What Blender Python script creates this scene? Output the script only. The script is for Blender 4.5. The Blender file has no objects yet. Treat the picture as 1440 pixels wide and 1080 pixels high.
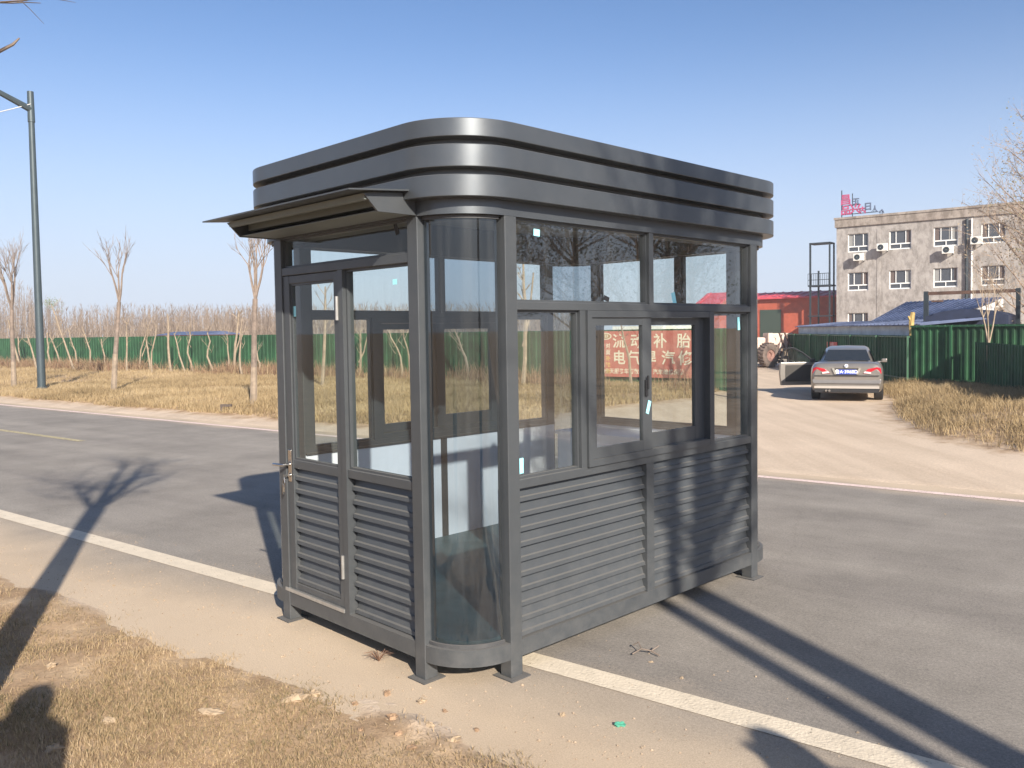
import bpy, math, random
import numpy as np
from mathutils import Vector, Matrix
random.seed(7); rng = np.random.default_rng(7)
S = bpy.context.scene; COL = S.collection
# ---------------------------------------------------------------- camera
cd = bpy.data.cameras.new('camera'); cam = bpy.data.objects.new('camera', cd); COL.objects.link(cam); S.camera = cam
PITCH, ROLL = 0.0425, -0.0144
F_ = Vector((0, math.cos(PITCH), -math.sin(PITCH))); R_ = Vector((1, 0, 0)); U_ = R_.cross(F_)
Rr = R_*math.cos(ROLL)+U_*math.sin(ROLL); Ur = -R_*math.sin(ROLL)+U_*math.cos(ROLL)
cam.matrix_world = Matrix(((Rr.x, Ur.x, -F_.x, 0), (Rr.y, Ur.y, -F_.y, 0), (Rr.z, Ur.z, -F_.z, 2.0), (0, 0, 0, 1)))
cd.sensor_width = 36; cd.lens = 1193.58/1440*36; cd.shift_x = -.01464; cd.shift_y = -.01653
cd.clip_start = .05; cd.clip_end = 8000
# ---------------------------------------------------------------- sky and sun
SUN_EL = math.radians(27.6); SUN_AZ = math.radians(-69.5)          # azimuth counted from +x
sdir = Vector((math.cos(SUN_EL)*math.cos(SUN_AZ), math.cos(SUN_EL)*math.sin(SUN_AZ), math.sin(SUN_EL)))
w = bpy.data.worlds.new('World'); S.world = w; w.use_nodes = True
nt = w.node_tree; bg = nt.nodes['Background']; sky = nt.nodes.new('ShaderNodeTexSky'); sky.sky_type = 'NISHITA'
sky.sun_disc = False; sky.sun_elevation = SUN_EL; sky.sun_rotation = math.pi/2-SUN_AZ
sky.air_density = .8; sky.dust_density = .9; sky.ozone_density = 2.6; sky.altitude = 0
wtc = nt.nodes.new('ShaderNodeTexCoord'); wsx = nt.nodes.new('ShaderNodeSeparateXYZ'); nt.links.new(wtc.outputs['Generated'], wsx.inputs[0])
wr = nt.nodes.new('ShaderNodeMapRange'); wr.interpolation_type = 'SMOOTHERSTEP'; wr.inputs[1].default_value = .40; wr.inputs[2].default_value = -.06; wr.inputs[3].default_value = 0; wr.inputs[4].default_value = .95; nt.links.new(wsx.outputs['Z'], wr.inputs[0])
wm = nt.nodes.new('ShaderNodeMix'); wm.data_type = 'RGBA'; nt.links.new(wr.outputs[0], wm.inputs['Factor']); nt.links.new(sky.outputs[0], wm.inputs['A']); wm.inputs['B'].default_value = (4.9, 5.0, 5.5, 1)
wc = nt.nodes.new('ShaderNodeMix'); wc.data_type = 'RGBA'; wc.blend_type = 'MULTIPLY'; wc.inputs['Factor'].default_value = 1; nt.links.new(wm.outputs['Result'], wc.inputs['A']); wc.inputs['B'].default_value = (.93, 1.0, 1.08, 1)
nt.links.new(wc.outputs['Result'], bg.inputs[0]); bg.inputs[1].default_value = .085
ld = bpy.data.lights.new('sun', 'SUN'); sun = bpy.data.objects.new('sun', ld); COL.objects.link(sun)
ld.energy = 4.9; ld.angle = math.radians(.8); ld.color = (1, .92, .80)
sun.rotation_euler = sdir.to_track_quat('Z', 'Y').to_euler(); sun.location = (5, -10, 20)
S.view_settings.view_transform = 'Standard'; S.view_settings.look = 'None'; S.view_settings.gamma = 1
S.view_settings.exposure = .85
S.render.engine = 'CYCLES'
S.cycles.max_bounces = 8; S.cycles.transparent_max_bounces = 16; S.cycles.use_denoising = True

# ---------------------------------------------------------------- helpers
class MB:
    def __init__(s): s.v = []; s.f = []; s.mi = []
    def add(s, vs, fs, mi=0):
        o = len(s.v); s.v += [tuple(v) for v in vs]; s.f += [tuple(i+o for i in f) for f in fs]; s.mi += [mi]*len(fs); return s
    def box(s, x0, x1, y0, y1, z0, z1, mi=0, M=None):
        if x0 > x1: x0, x1 = x1, x0
        if y0 > y1: y0, y1 = y1, y0
        if z0 > z1: z0, z1 = z1, z0
        v = [Vector(q) for q in ((x0,y0,z0),(x1,y0,z0),(x1,y1,z0),(x0,y1,z0),(x0,y0,z1),(x1,y0,z1),(x1,y1,z1),(x0,y1,z1))]
        if M is not None: v = [M @ q for q in v]
        return s.add(v, [(0,3,2,1),(4,5,6,7),(0,1,5,4),(1,2,6,5),(2,3,7,6),(3,0,4,7)], mi)
    def tube(s, pts, rad, n=6, mi=0, caps=True):
        pts = [Vector(p) for p in pts]
        if not hasattr(rad, '__len__'): rad = [rad]*len(pts)
        vs = []; fs = []
        up = None
        for i, p in enumerate(pts):
            t = (pts[min(i+1, len(pts)-1)]-pts[max(i-1, 0)]).normalized()
            if up is None: up = Vector((0,0,1)) if abs(t.z) < .9 else Vector((1,0,0))
            a = t.cross(up)
            if a.length < 1e-4: a = t.cross(Vector((1,.3,0)))
            a.normalize(); b = t.cross(a); up = a.cross(t) if False else -b
            for k in range(n):
                an = 2*math.pi*k/n; vs.append(p+(a*math.cos(an)+b*math.sin(an))*rad[i])
        for i in range(len(pts)-1):
            for k in range(n):
                k2 = (k+1) % n; fs.append((i*n+k, i*n+k2, (i+1)*n+k2, (i+1)*n+k))
        if caps: fs.append(tuple(range(n-1, -1, -1))); m = (len(pts)-1)*n; fs.append(tuple(range(m, m+n)))
        return s.add(vs, fs, mi)
    def prism(s, poly, a, b, f, mi=0):
        """poly: 2D points, swept between a and b; f(p, t) -> 3D"""
        n = len(poly); vs = [f(p, a) for p in poly]+[f(p, b) for p in poly]
        return s.add(vs, [tuple(range(n-1, -1, -1)), tuple(range(n, 2*n))]+[(i, (i+1) % n, n+(i+1) % n, n+i) for i in range(n)], mi)
    def lathe(s, prof, n=24, M=None, mi=0):
        vs = []
        for k in range(n):
            a = 2*math.pi*k/n
            for r, z in prof:
                q = Vector((r*math.cos(a), r*math.sin(a), z)); vs.append(M @ q if M is not None else q)
        m = len(prof); fs = []
        for k in range(n):
            k2 = (k+1) % n
            for i in range(m-1): fs.append((k*m+i, k2*m+i, k2*m+i+1, k*m+i+1))
        return s.add(vs, fs, mi)
    def build(s, name, mats, parent=None, smooth=False, bevel=0):
        me = bpy.data.meshes.new(name); me.from_pydata([tuple(v) for v in s.v], [], s.f)
        if not isinstance(mats, (list, tuple)): mats = [mats]
        for m in mats: me.materials.append(m)
        if len(mats) > 1: me.polygons.foreach_set('material_index', s.mi)
        if smooth:
            me.polygons.foreach_set('use_smooth', [True]*len(me.polygons))
            try: me.set_sharp_from_angle(angle=math.radians(40))
            except Exception: pass
        me.update()
        o = bpy.data.objects.new(name, me); COL.objects.link(o)
        if parent is not None: o.parent = parent
        if bevel:
            b = o.modifiers.new('bevel', 'BEVEL'); b.width = bevel; b.segments = 2; b.limit_method = 'ANGLE'
        return o
def tag(o, label=None, cat=None, group=None, kind=None):
    if label: o['label'] = label
    if cat: o['category'] = cat
    if group: o['group'] = group
    if kind: o['kind'] = kind
    return o
def empty(name, loc=(0,0,0), rz=0, label=None, cat=None, group=None):
    o = bpy.data.objects.new(name, None); COL.objects.link(o); o.location = loc; o.rotation_euler = (0,0,rz); o.empty_display_size = .2
    return tag(o, label, cat, group)
def mat(name, col, rough=.7, metal=0, var=0, scale=3, col2=None, bump=0, bscale=40, spec=.5, vec='Object'):
    m = bpy.data.materials.new(name); m.use_nodes = True; t = m.node_tree; b = t.nodes['Principled BSDF']
    b.inputs['Base Color'].default_value = (*col, 1); b.inputs['Roughness'].default_value = rough; b.inputs['Metallic'].default_value = metal
    b.inputs['Specular IOR Level'].default_value = spec
    tc = t.nodes.new('ShaderNodeTexCoord')
    if var or col2:
        n = t.nodes.new('ShaderNodeTexNoise'); n.inputs['Scale'].default_value = scale; n.inputs['Detail'].default_value = 8; n.inputs['Roughness'].default_value = .65
        t.links.new(tc.outputs[vec], n.inputs['Vector'])
        r = t.nodes.new('ShaderNodeValToRGB'); t.links.new(n.outputs['Fac'], r.inputs[0])
        c2 = col2 or tuple(min(1, c*(1+var)) for c in col); c1 = col if col2 else tuple(c*(1-var) for c in col)
        r.color_ramp.elements[0].color = (*c1, 1); r.color_ramp.elements[1].color = (*c2, 1)
        r.color_ramp.elements[0].position = .35; r.color_ramp.elements[1].position = .65
        t.links.new(r.outputs[0], b.inputs['Base Color'])
    if bump:
        n2 = t.nodes.new('ShaderNodeTexNoise'); n2.inputs['Scale'].default_value = bscale; n2.inputs['Detail'].default_value = 6
        t.links.new(tc.outputs[vec], n2.inputs['Vector'])
        bp = t.nodes.new('ShaderNodeBump'); bp.inputs['Strength'].default_value = bump; bp.inputs['Distance'].default_value = .02
        t.links.new(n2.outputs['Fac'], bp.inputs['Height']); t.links.new(bp.outputs[0], b.inputs['Normal'])
    return m
def blade_mat(name, cols, rough=.8, transl=.25):
    m = bpy.data.materials.new(name); m.use_nodes = True; t = m.node_tree; b = t.nodes['Principled BSDF']
    at = t.nodes.new('ShaderNodeAttribute'); at.attribute_name = 'tone'
    r = t.nodes.new('ShaderNodeValToRGB'); e = r.color_ramp.elements
    for i, c in enumerate(cols):
        p = i/(len(cols)-1)
        el = e[0] if i == 0 else (e[len(e)-1] if i == len(cols)-1 else e.new(p))
        el.position = p; el.color = (*c, 1)
    t.links.new(at.outputs['Fac'], r.inputs[0]); t.links.new(r.outputs[0], b.inputs['Base Color']); b.inputs['Roughness'].default_value = rough
    b.inputs['Specular IOR Level'].default_value = .05
    tr = t.nodes.new('ShaderNodeBsdfTranslucent'); t.links.new(r.outputs[0], tr.inputs[0])
    mx = t.nodes.new('ShaderNodeMixShader'); mx.inputs[0].default_value = transl
    out = t.nodes['Material Output']; t.links.new(b.outputs[0], mx.inputs[1]); t.links.new(tr.outputs[0], mx.inputs[2]); t.links.new(mx.outputs[0], out.inputs[0])
    return m
def glass_mat(name, tint, rough=.02, ior=1.5, refl=1.0, dirt=0):
    m = bpy.data.materials.new(name); m.use_nodes = True; t = m.node_tree
    for n in list(t.nodes):
        if n.type != 'OUTPUT_MATERIAL': t.nodes.remove(n)
    out = [n for n in t.nodes if n.type == 'OUTPUT_MATERIAL'][0]
    tr = t.nodes.new('ShaderNodeBsdfTransparent'); tr.inputs[0].default_value = (*tint, 1)
    gl = t.nodes.new('ShaderNodeBsdfGlossy'); gl.inputs['Roughness'].default_value = rough; gl.inputs[0].default_value = (refl, refl, refl, 1)
    fr = t.nodes.new('ShaderNodeFresnel'); ge = t.nodes.new('ShaderNodeNewGeometry'); mi_ = t.nodes.new('ShaderNodeMapRange'); mi_.inputs[3].default_value = ior; mi_.inputs[4].default_value = 1/ior; t.links.new(ge.outputs['Backfacing'], mi_.inputs[0]); t.links.new(mi_.outputs[0], fr.inputs[0])
    mx = t.nodes.new('ShaderNodeMixShader'); t.links.new(fr.outputs[0], mx.inputs[0]); t.links.new(tr.outputs[0], mx.inputs[1]); t.links.new(gl.outputs[0], mx.inputs[2])
    last = mx
    if dirt:
        df = t.nodes.new('ShaderNodeBsdfDiffuse'); df.inputs[0].default_value = (.40, .41, .41, 1)
        tc = t.nodes.new('ShaderNodeTexCoord'); mp = t.nodes.new('ShaderNodeMapping'); mp.inputs['Scale'].default_value = (22, 22, .9)
        n = t.nodes.new('ShaderNodeTexNoise'); n.inputs['Scale'].default_value = 1; n.inputs['Detail'].default_value = 5
        t.links.new(tc.outputs['Object'], mp.inputs[0]); t.links.new(mp.outputs[0], n.inputs['Vector'])
        mr = t.nodes.new('ShaderNodeMapRange'); mr.inputs[1].default_value = .45; mr.inputs[2].default_value = .8; mr.inputs[3].default_value = dirt*.25; mr.inputs[4].default_value = dirt*2.2
        t.links.new(n.outputs['Fac'], mr.inputs[0])
        m2 = t.nodes.new('ShaderNodeMixShader'); t.links.new(mr.outputs[0], m2.inputs[0]); t.links.new(mx.outputs[0], m2.inputs[1]); t.links.new(df.outputs[0], m2.inputs[2]); last = m2
    t.links.new(last.outputs[0], out.inputs[0]); return m
def text_obj(txt, size, m, parent, loc, rot, name='lettering', extrude=.004, bold=0, sx=1):
    c = bpy.data.curves.new('txt', 'FONT'); c.body = txt; c.size = size; c.extrude = extrude; c.offset = bold; c.align_x = 'CENTER'; c.align_y = 'CENTER'
    o = bpy.data.objects.new('txt', c); COL.objects.link(o); bpy.context.view_layer.update()
    me = bpy.data.meshes.new_from_object(o.evaluated_get(bpy.context.evaluated_depsgraph_get())); bpy.data.objects.remove(o); bpy.data.curves.remove(c)
    me.materials.clear(); me.materials.append(m)
    q = bpy.data.objects.new(name, me); COL.objects.link(q); q.parent = parent; q.location = loc; q.rotation_euler = rot; q.scale = (sx, 1, 1)
    return q

# road frame: e runs along the road to the right, n away from the camera
RA = math.atan2(-.6, .8)
def en(e, n): return (.8*e+.6*n, -.6*e+.8*n)
def to_en(x, y): return (.8*x-.6*y, .6*x+.8*y)

# ---------------------------------------------------------------- ground
SAND = [(-3.2,16.2),(-.1,18.0),(1.8,21.3),(4.7,23.8),(7.2,28.3),(7.6,36),(8.2,46),(8,60),(26,58),(17,46),(13.0,42),(11.6,30),(10.6,26),(9.7,22.5),(8.62,20.2),(7.7,17.6),(7.15,15.1),(7.5,13.0),(9.0,11.4),(14,7.2),(22,1.2),(22,-3),(18,0.1)]
SP = np.array(SAND)
def sdf(X, Y):
    X = np.asarray(X, float); Y = np.asarray(Y, float); ins = np.zeros(X.shape, bool); d = np.full(X.shape, 1e9)
    n = len(SP)
    for i in range(n):
        a = SP[i]; b = SP[(i+1) % n]; e = b-a; px = X-a[0]; py = Y-a[1]
        t = np.clip((px*e[0]+py*e[1])/(e@e), 0, 1); d = np.minimum(d, np.hypot(px-t*e[0], py-t*e[1]))
        c = ((a[1] > Y) != (b[1] > Y)); xi = a[0]+(Y-a[1])/(b[1]-a[1]+1e-12)*e[0]; ins ^= c & (X < xi)
    return np.where(ins, d, -d)
_g = rng.random((256, 256))
def vnoise(x, y):
    xi = np.floor(x).astype(int); yi = np.floor(y).astype(int); fx = x-xi; fy = y-yi; fx = fx*fx*(3-2*fx); fy = fy*fy*(3-2*fy)
    g = lambda a, b: _g[a % 256, b % 256]
    return (g(xi,yi)*(1-fx)+g(xi+1,yi)*fx)*(1-fy)+(g(xi,yi+1)*(1-fx)+g(xi+1,yi+1)*fx)*fy
def fbm(x, y, o=4):
    r = 0; a = .5
    for k in range(o): r = r+a*vnoise(x*2**k+17*k, y*2**k+5*k); a *= .5
    return r
def height(X, Y):
    X = np.asarray(X, float); Y = np.asarray(Y, float)
    e = .8*X-.6*Y; n = .6*X+.8*Y
    h = np.full(X.shape, -.03)
    # near verge: sandy lip then turf
    near = 3.25+.25*(fbm(e*.9, n*0+3)-.5)-n
    h = np.where(near > 0, -.03+np.clip(near*.10, 0, .05)+(.05*(fbm(X*2.2, Y*2.2)-.45)+.02*(fbm(X*9, Y*9)-.5))*np.clip(near*2, 0, 1), h)
    rd = np.abs((X+.62)*.77+(Y-4.25)*.64)+.35*np.abs(-(X+.62)*.64+(Y-4.25)*.77); h = h+np.clip(1-rd/.30, 0, 1)*(.075*np.abs(fbm(X*7, Y*7, 5)-.5)*2+.03*fbm(X*20, Y*20, 3))*(n < 3.5)
    far = n-11.25
    sd = -sdf(X, Y)                                   # positive outside the dirt track
    hf = -.03+np.clip(far*.5, 0, .04)
    hg = np.clip((n-11.9)*.12, 0, .16)*np.clip(sd*.8, 0, 1)+.12*(fbm(X*.45, Y*.45)-.4)*np.clip((n-12.2)*.5, 0, 1)*np.clip(sd*.8, 0, 1)
    mound = .19*np.exp(-(((X-11.3)/2.0)**2+((Y-19.8)/3.0)**2))+.15*np.exp(-(((X-10.2)/1.9)**2+((Y-15.6)/2.4)**2))+.0*np.exp(-(((X-13)/3)**2+((Y-13)/3)**2))
    hf = hf+hg+mound*np.clip(sd*1.2, 0, 1)+.015*(fbm(X*1.3, Y*1.3)-.5)*np.clip(far, 0, 1)
    return np.where(far > 0, hf, h)
def axis(segs):
    a = []
    for x0, x1, st in segs: a += list(np.arange(x0, x1-1e-6, st))
    return np.array(a+[segs[-1][1]])
def grid_sheet(name, E, N, m, hf, attrs=(), world=True):
    EE, NN = np.meshgrid(E, N); X = .8*EE+.6*NN; Y = -.6*EE+.8*NN; Z = hf(X, Y)
    ne, nn = len(E), len(N); V = np.stack([X, Y, Z], -1).reshape(-1, 3)
    i = np.arange(nn-1)[:, None]*ne+np.arange(ne-1)[None]; Fq = np.stack([i, i+1, i+ne+1, i+ne], -1).reshape(-1, 4)
    me = bpy.data.meshes.new(name); me.vertices.add(len(V)); me.vertices.foreach_set('co', V.ravel())
    me.loops.add(Fq.size); me.loops.foreach_set('vertex_index', Fq.ravel().astype(np.int32))
    me.polygons.add(len(Fq)); me.polygons.foreach_set('loop_start', np.arange(0, Fq.size, 4, dtype=np.int32)); me.polygons.foreach_set('loop_total', np.full(len(Fq), 4, np.int32))
    me.polygons.foreach_set('use_smooth', np.ones(len(Fq), bool)); me.update(calc_edges=True); me.validate()
    for nm, fn in attrs:
        at = me.attributes.new(nm, 'FLOAT', 'POINT'); at.data.foreach_set('value', fn(X, Y).ravel().astype(np.float32))
    me.materials.append(m); o = bpy.data.objects.new(name, me); COL.objects.link(o); return o

def ground_material():
    m = bpy.data.materials.new('soil and sand'); m.use_nodes = True; t = m.node_tree; b = t.nodes['Principled BSDF']; L = t.links.new
    b.inputs['Roughness'].default_value = .95; b.inputs['Specular IOR Level'].default_value = .15
    geo = t.nodes.new('ShaderNodeNewGeometry')
    def noise(s, d=8, r=.6):
        n = t.nodes.new('ShaderNodeTexNoise'); n.inputs['Scale'].default_value = s; n.inputs['Detail'].default_value = d; n.inputs['Roughness'].default_value = r; L(geo.outputs['Position'], n.inputs['Vector']); return n
    def ramp(src, stops):
        r = t.nodes.new('ShaderNodeValToRGB'); L(src, r.inputs[0]); e = r.color_ramp.elements
        for i, (p, c) in enumerate(stops):
            el = e[0] if i == 0 else (e[1] if i == 1 else e.new(p)); el.position = p; el.color = (*c, 1)
        return r
    nb = noise(.35); nm = noise(2.5); nf = noise(30, 10, .7)
    soil = ramp(nm.outputs['Fac'], [(.3, (.30, .20, .12)), (.5, (.44, .305, .19)), (.7, (.56, .41, .265))])
    sand = ramp(nb.outputs['Fac'], [(.32, (.68, .54, .41)), (.68, (.58, .46, .345))])
    fine = ramp(nf.outputs['Fac'], [(.3, (.72, .72, .72)), (.65, (1.05, 1.05, 1.05))])
    a = t.nodes.new('ShaderNodeAttribute'); a.attribute_name = 'sand'
    ad = t.nodes.new('ShaderNodeMath'); ad.operation = 'MULTIPLY_ADD'; L(nm.outputs['Fac'], ad.inputs[0]); ad.inputs[1].default_value = 1.6; ad.inputs[2].default_value = -.8
    a2 = t.nodes.new('ShaderNodeMath'); a2.operation = 'ADD'; L(a.outputs['Fac'], a2.inputs[0]); L(ad.outputs[0], a2.inputs[1])
    cl = t.nodes.new('ShaderNodeMapRange'); cl.inputs[1].default_value = -.3; cl.inputs[2].default_value = .35; L(a2.outputs[0], cl.inputs[0])
    mx = t.nodes.new('ShaderNodeMix'); mx.data_type = 'RGBA'; L(cl.outputs[0], mx.inputs['Factor']); L(soil.outputs[0], mx.inputs['A']); L(sand.outputs[0], mx.inputs['B'])
    mu = t.nodes.new('ShaderNodeMix'); mu.data_type = 'RGBA'; mu.blend_type = 'MULTIPLY'; mu.inputs['Factor'].default_value = .7; L(mx.outputs['Result'], mu.inputs['A']); L(fine.outputs[0], mu.inputs['B'])
    rm = t.nodes.new('ShaderNodeMapping'); rm.inputs['Rotation'].default_value = (0,0,.25); rm.inputs['Scale'].default_value = (2.6,.16,1); L(geo.outputs['Position'], rm.inputs[0])
    rn = t.nodes.new('ShaderNodeTexNoise'); rn.inputs['Scale'].default_value = 1; rn.inputs['Detail'].default_value = 7; L(rm.outputs[0], rn.inputs['Vector'])
    rr = ramp(rn.outputs['Fac'], [(.36, (.80,.78,.76)), (.60, (1.04,1.04,1.04))])
    mv = t.nodes.new('ShaderNodeMix'); mv.data_type = 'RGBA'; mv.blend_type = 'MULTIPLY'; mv.inputs['Factor'].default_value = .5; L(mu.outputs['Result'], mv.inputs['A']); L(rr.outputs[0], mv.inputs['B'])
    L(mv.outputs['Result'], b.inputs['Base Color'])
    bp = t.nodes.new('ShaderNodeBump'); bp.inputs['Strength'].default_value = .5; bp.inputs['Distance'].default_value = .03; L(nf.outputs['Fac'], bp.inputs['Height']); L(bp.outputs[0], b.inputs['Normal'])
    return m
def sandmask(X, Y):
    n = .6*X+.8*Y; s = sdf(X, Y)*.9
    s = np.maximum(s, np.where(n > 10, (12.1-n)*1.2, -9)); s = np.maximum(s, np.where(n < 5, (n-3.0)*4, -9))
    return np.clip(s, -1, 1)
GM = ground_material()
grid_sheet('ground', axis([(-3000,-300,300),(-300,-60,20),(-60,-30,1.5),(-30,-9,.5),(-9,3,.06),(3,12,.5),(12,60,2),(60,300,20),(300,3000,300)]),
           axis([(-3000,-300,300),(-300,-12,16),(-12,-2,.5),(-2,3.6,.05),(3.6,10.8,1.2),(10.8,13,.2),(13,30,.4),(30,60,2),(60,300,20),(300,3000,300)]),
           GM, height, [('sand', sandmask)])['kind'] = 'structure'

def road_material():
    m = bpy.data.materials.new('dusty asphalt'); m.use_nodes = True; t = m.node_tree; b = t.nodes['Principled BSDF']; L = t.links.new
    b.inputs['Roughness'].default_value = .9; b.inputs['Specular IOR Level'].default_value = .25
    tc = t.nodes.new('ShaderNodeTexCoord'); sx = t.nodes.new('ShaderNodeSeparateXYZ'); L(tc.outputs['Object'], sx.inputs[0])
    def noise(s, d=8, r=.6, src=None):
        n = t.nodes.new('ShaderNodeTexNoise'); n.inputs['Scale'].default_value = s; n.inputs['Detail'].default_value = d; n.inputs['Roughness'].default_value = r; L(src or tc.outputs['Object'], n.inputs['Vector']); return n
    def ramp(src, stops):
        r = t.nodes.new('ShaderNodeValToRGB'); L(src, r.inputs[0]); e = r.color_ramp.elements
        for i, (p, c) in enumerate(stops):
            el = e[0] if i == 0 else (e[1] if i == 1 else e.new(p)); el.position = p; el.color = (*c, 1)
        return r
    mp = t.nodes.new('ShaderNodeMapping'); mp.inputs['Scale'].default_value = (.12, 1.3, 1); L(tc.outputs['Object'], mp.inputs[0])
    streak = noise(1.0, 6, .6, mp.outputs[0]); fine = noise(48, 6, .85); vf = noise(120, 3, .8); big = noise(.5, 6)
    base = ramp(streak.outputs['Fac'], [(.3, (.225, .203, .182)), (.7, (.30, .272, .24))])
    grit = ramp(fine.outputs['Fac'], [(.32, (.42, .42, .42)), (.62, (1.5, 1.46, 1.40))])
    mu = t.nodes.new('ShaderNodeMix'); mu.data_type = 'RGBA'; mu.blend_type = 'MULTIPLY'; mu.inputs['Factor'].default_value = .55; L(base.outputs[0], mu.inputs['A']); L(grit.outputs[0], mu.inputs['B'])
    g2 = ramp(vf.outputs['Fac'], [(.35, (.6, .6, .6)), (.65, (1.25, 1.25, 1.25))])
    mu2 = t.nodes.new('ShaderNodeMix'); mu2.data_type = 'RGBA'; mu2.blend_type = 'MULTIPLY'; mu2.inputs['Factor'].default_value = .6; L(mu.outputs['Result'], mu2.inputs['A']); L(g2.outputs[0], mu2.inputs['B'])
    bgr = ramp(noise(.9, 10, .7).outputs['Fac'], [(.36, (.80,.80,.80)), (.60, (1.08,1.08,1.08))])
    vo = t.nodes.new('ShaderNodeTexVoronoi'); vo.feature = 'DISTANCE_TO_EDGE'; vo.inputs['Scale'].default_value = .34; vw = noise(1.7, 8, .75); va = t.nodes.new('ShaderNodeMix'); va.data_type = 'VECTOR'; va.inputs['Factor'].default_value = .28; L(tc.outputs['Object'], va.inputs['A']); L(vw.outputs['Color'], va.inputs['B']); L(va.outputs['Result'], vo.inputs['Vector'])
    cr = ramp(vo.outputs['Distance'], [(.0, (.45,.43,.42)), (.004, (1,1,1))]); mc = t.nodes.new('ShaderNodeMix'); mc.data_type = 'RGBA'; mc.blend_type = 'MULTIPLY'; mc.inputs['Factor'].default_value = .18; L(bgr.outputs[0], mc.inputs['A']); L(cr.outputs[0], mc.inputs['B'])
    mu9 = t.nodes.new('ShaderNodeMix'); mu9.data_type = 'RGBA'; mu9.blend_type = 'MULTIPLY'; mu9.inputs['Factor'].default_value = .85; L(mu2.outputs['Result'], mu9.inputs['A']); L(mc.outputs['Result'], mu9.inputs['B']); mu2 = mu9
    # windblown sand: near edge (n < 4) and far edge (n > 10.9)
    mr = t.nodes.new('ShaderNodeMapRange'); mr.inputs[1].default_value = 4.1; mr.inputs[2].default_value = 3.25; mr.inputs[3].default_value = -.02; mr.inputs[4].default_value = 1.0; mr.clamp = False; L(sx.outputs['Y'], mr.inputs[0])
    mr2 = t.nodes.new('ShaderNodeMapRange'); mr2.inputs[1].default_value = 10.6; mr2.inputs[2].default_value = 11.3; mr2.inputs[3].default_value = -.2; mr2.inputs[4].default_value = 1.0; mr2.clamp = False; L(sx.outputs['Y'], mr2.inputs[0])
    mxm = t.nodes.new('ShaderNodeMath'); mxm.operation = 'MAXIMUM'; L(mr.outputs[0], mxm.inputs[0]); L(mr2.outputs[0], mxm.inputs[1])
    nadd = t.nodes.new('ShaderNodeMath'); nadd.operation = 'MULTIPLY_ADD'; L(big.outputs['Fac'], nadd.inputs[0]); nadd.inputs[1].default_value = 1.5; nadd.inputs[2].default_value = -.68
    s = t.nodes.new('ShaderNodeMath'); s.operation = 'ADD'; L(mxm.outputs[0], s.inputs[0]); L(nadd.outputs[0], s.inputs[1])
    f2 = t.nodes.new('ShaderNodeMath'); f2.operation = 'MULTIPLY_ADD'; L(fine.outputs['Fac'], f2.inputs[0]); f2.inputs[1].default_value = .5; L(s.outputs[0], f2.inputs[2])
    cl = t.nodes.new('ShaderNodeMapRange'); cl.inputs[1].default_value = .1; cl.inputs[2].default_value = 1.15; cl.inputs[4].default_value = .95; L(f2.outputs[0], cl.inputs[0])
    mx = t.nodes.new('ShaderNodeMix'); mx.data_type = 'RGBA'; L(cl.outputs[0], mx.inputs['Factor']); L(mu2.outputs['Result'], mx.inputs['A'])
    sandc = ramp(big.outputs['Fac'], [(.3, (.50, .385, .27)), (.7, (.60, .475, .345))])
    mu3 = t.nodes.new('ShaderNodeMix'); mu3.data_type = 'RGBA'; mu3.blend_type = 'MULTIPLY'; mu3.inputs['Factor'].default_value = .5; L(sandc.outputs[0], mu3.inputs['A']); L(g2.outputs[0], mu3.inputs['B'])
    L(mu3.outputs['Result'], mx.inputs['B']); L(mx.outputs['Result'], b.inputs['Base Color'])
    bp = t.nodes.new('ShaderNodeBump'); bp.inputs['Strength'].default_value = .6; bp.inputs['Distance'].default_value = .006; L(vf.outputs['Fac'], bp.inputs['Height']); L(bp.outputs[0], b.inputs['Normal'])
    return m
RM = road_material()
def strip(name, e0, e1, n0, n1, z, m):
    mb = MB(); mb.add([(e0,n0,z),(e1,n0,z),(e1,n1,z),(e0,n1,z)], [(0,1,2,3)]); o = mb.build(name, m); o.rotation_euler = (0,0,RA); o['kind'] = 'structure'; return o
strip('road', -600, 400, 2.6, 11.45, 0, RM)
def paint_mat(name, col, wear):
    m = mat(name, col, .85, var=.08, scale=6, bump=.3, bscale=60); t = m.node_tree
    b = t.nodes['Principled BSDF']; out = t.nodes['Material Output']; tr = t.nodes.new('ShaderNodeBsdfTransparent'); mx = t.nodes.new('ShaderNodeMixShader')
    n = t.nodes.new('ShaderNodeTexNoise'); n.inputs['Scale'].default_value = 26; n.inputs['Detail'].default_value = 8; n.inputs['Roughness'].default_value = .75
    tc = t.nodes.new('ShaderNodeTexCoord'); t.links.new(tc.outputs['Object'], n.inputs['Vector'])
    mr = t.nodes.new('ShaderNodeMapRange'); mr.inputs[1].default_value = wear-.05; mr.inputs[2].default_value = wear+.04; mr.inputs[3].default_value = 0; mr.inputs[4].default_value = 1; t.links.new(n.outputs['Fac'], mr.inputs[0])
    t.links.new(mr.outputs[0], mx.inputs[0]); t.links.new(b.outputs[0], mx.inputs[1]); t.links.new(tr.outputs[0], mx.inputs[2]); t.links.new(mx.outputs[0], out.inputs[0]); return m
PW = paint_mat('worn cream line paint', (.62, .53, .41), .655)
PW2 = paint_mat('worn pink line paint', (.72, .56, .50), .60)
PY = paint_mat('worn yellow line paint', (.50, .42, .25), .54)
strip('edge_line', -120, 80, 3.975, 4.165, .004, PW)
strip('edge_line', -120, 80, 10.86, 11.0, .004, PW2)
ml = MB()
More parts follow.
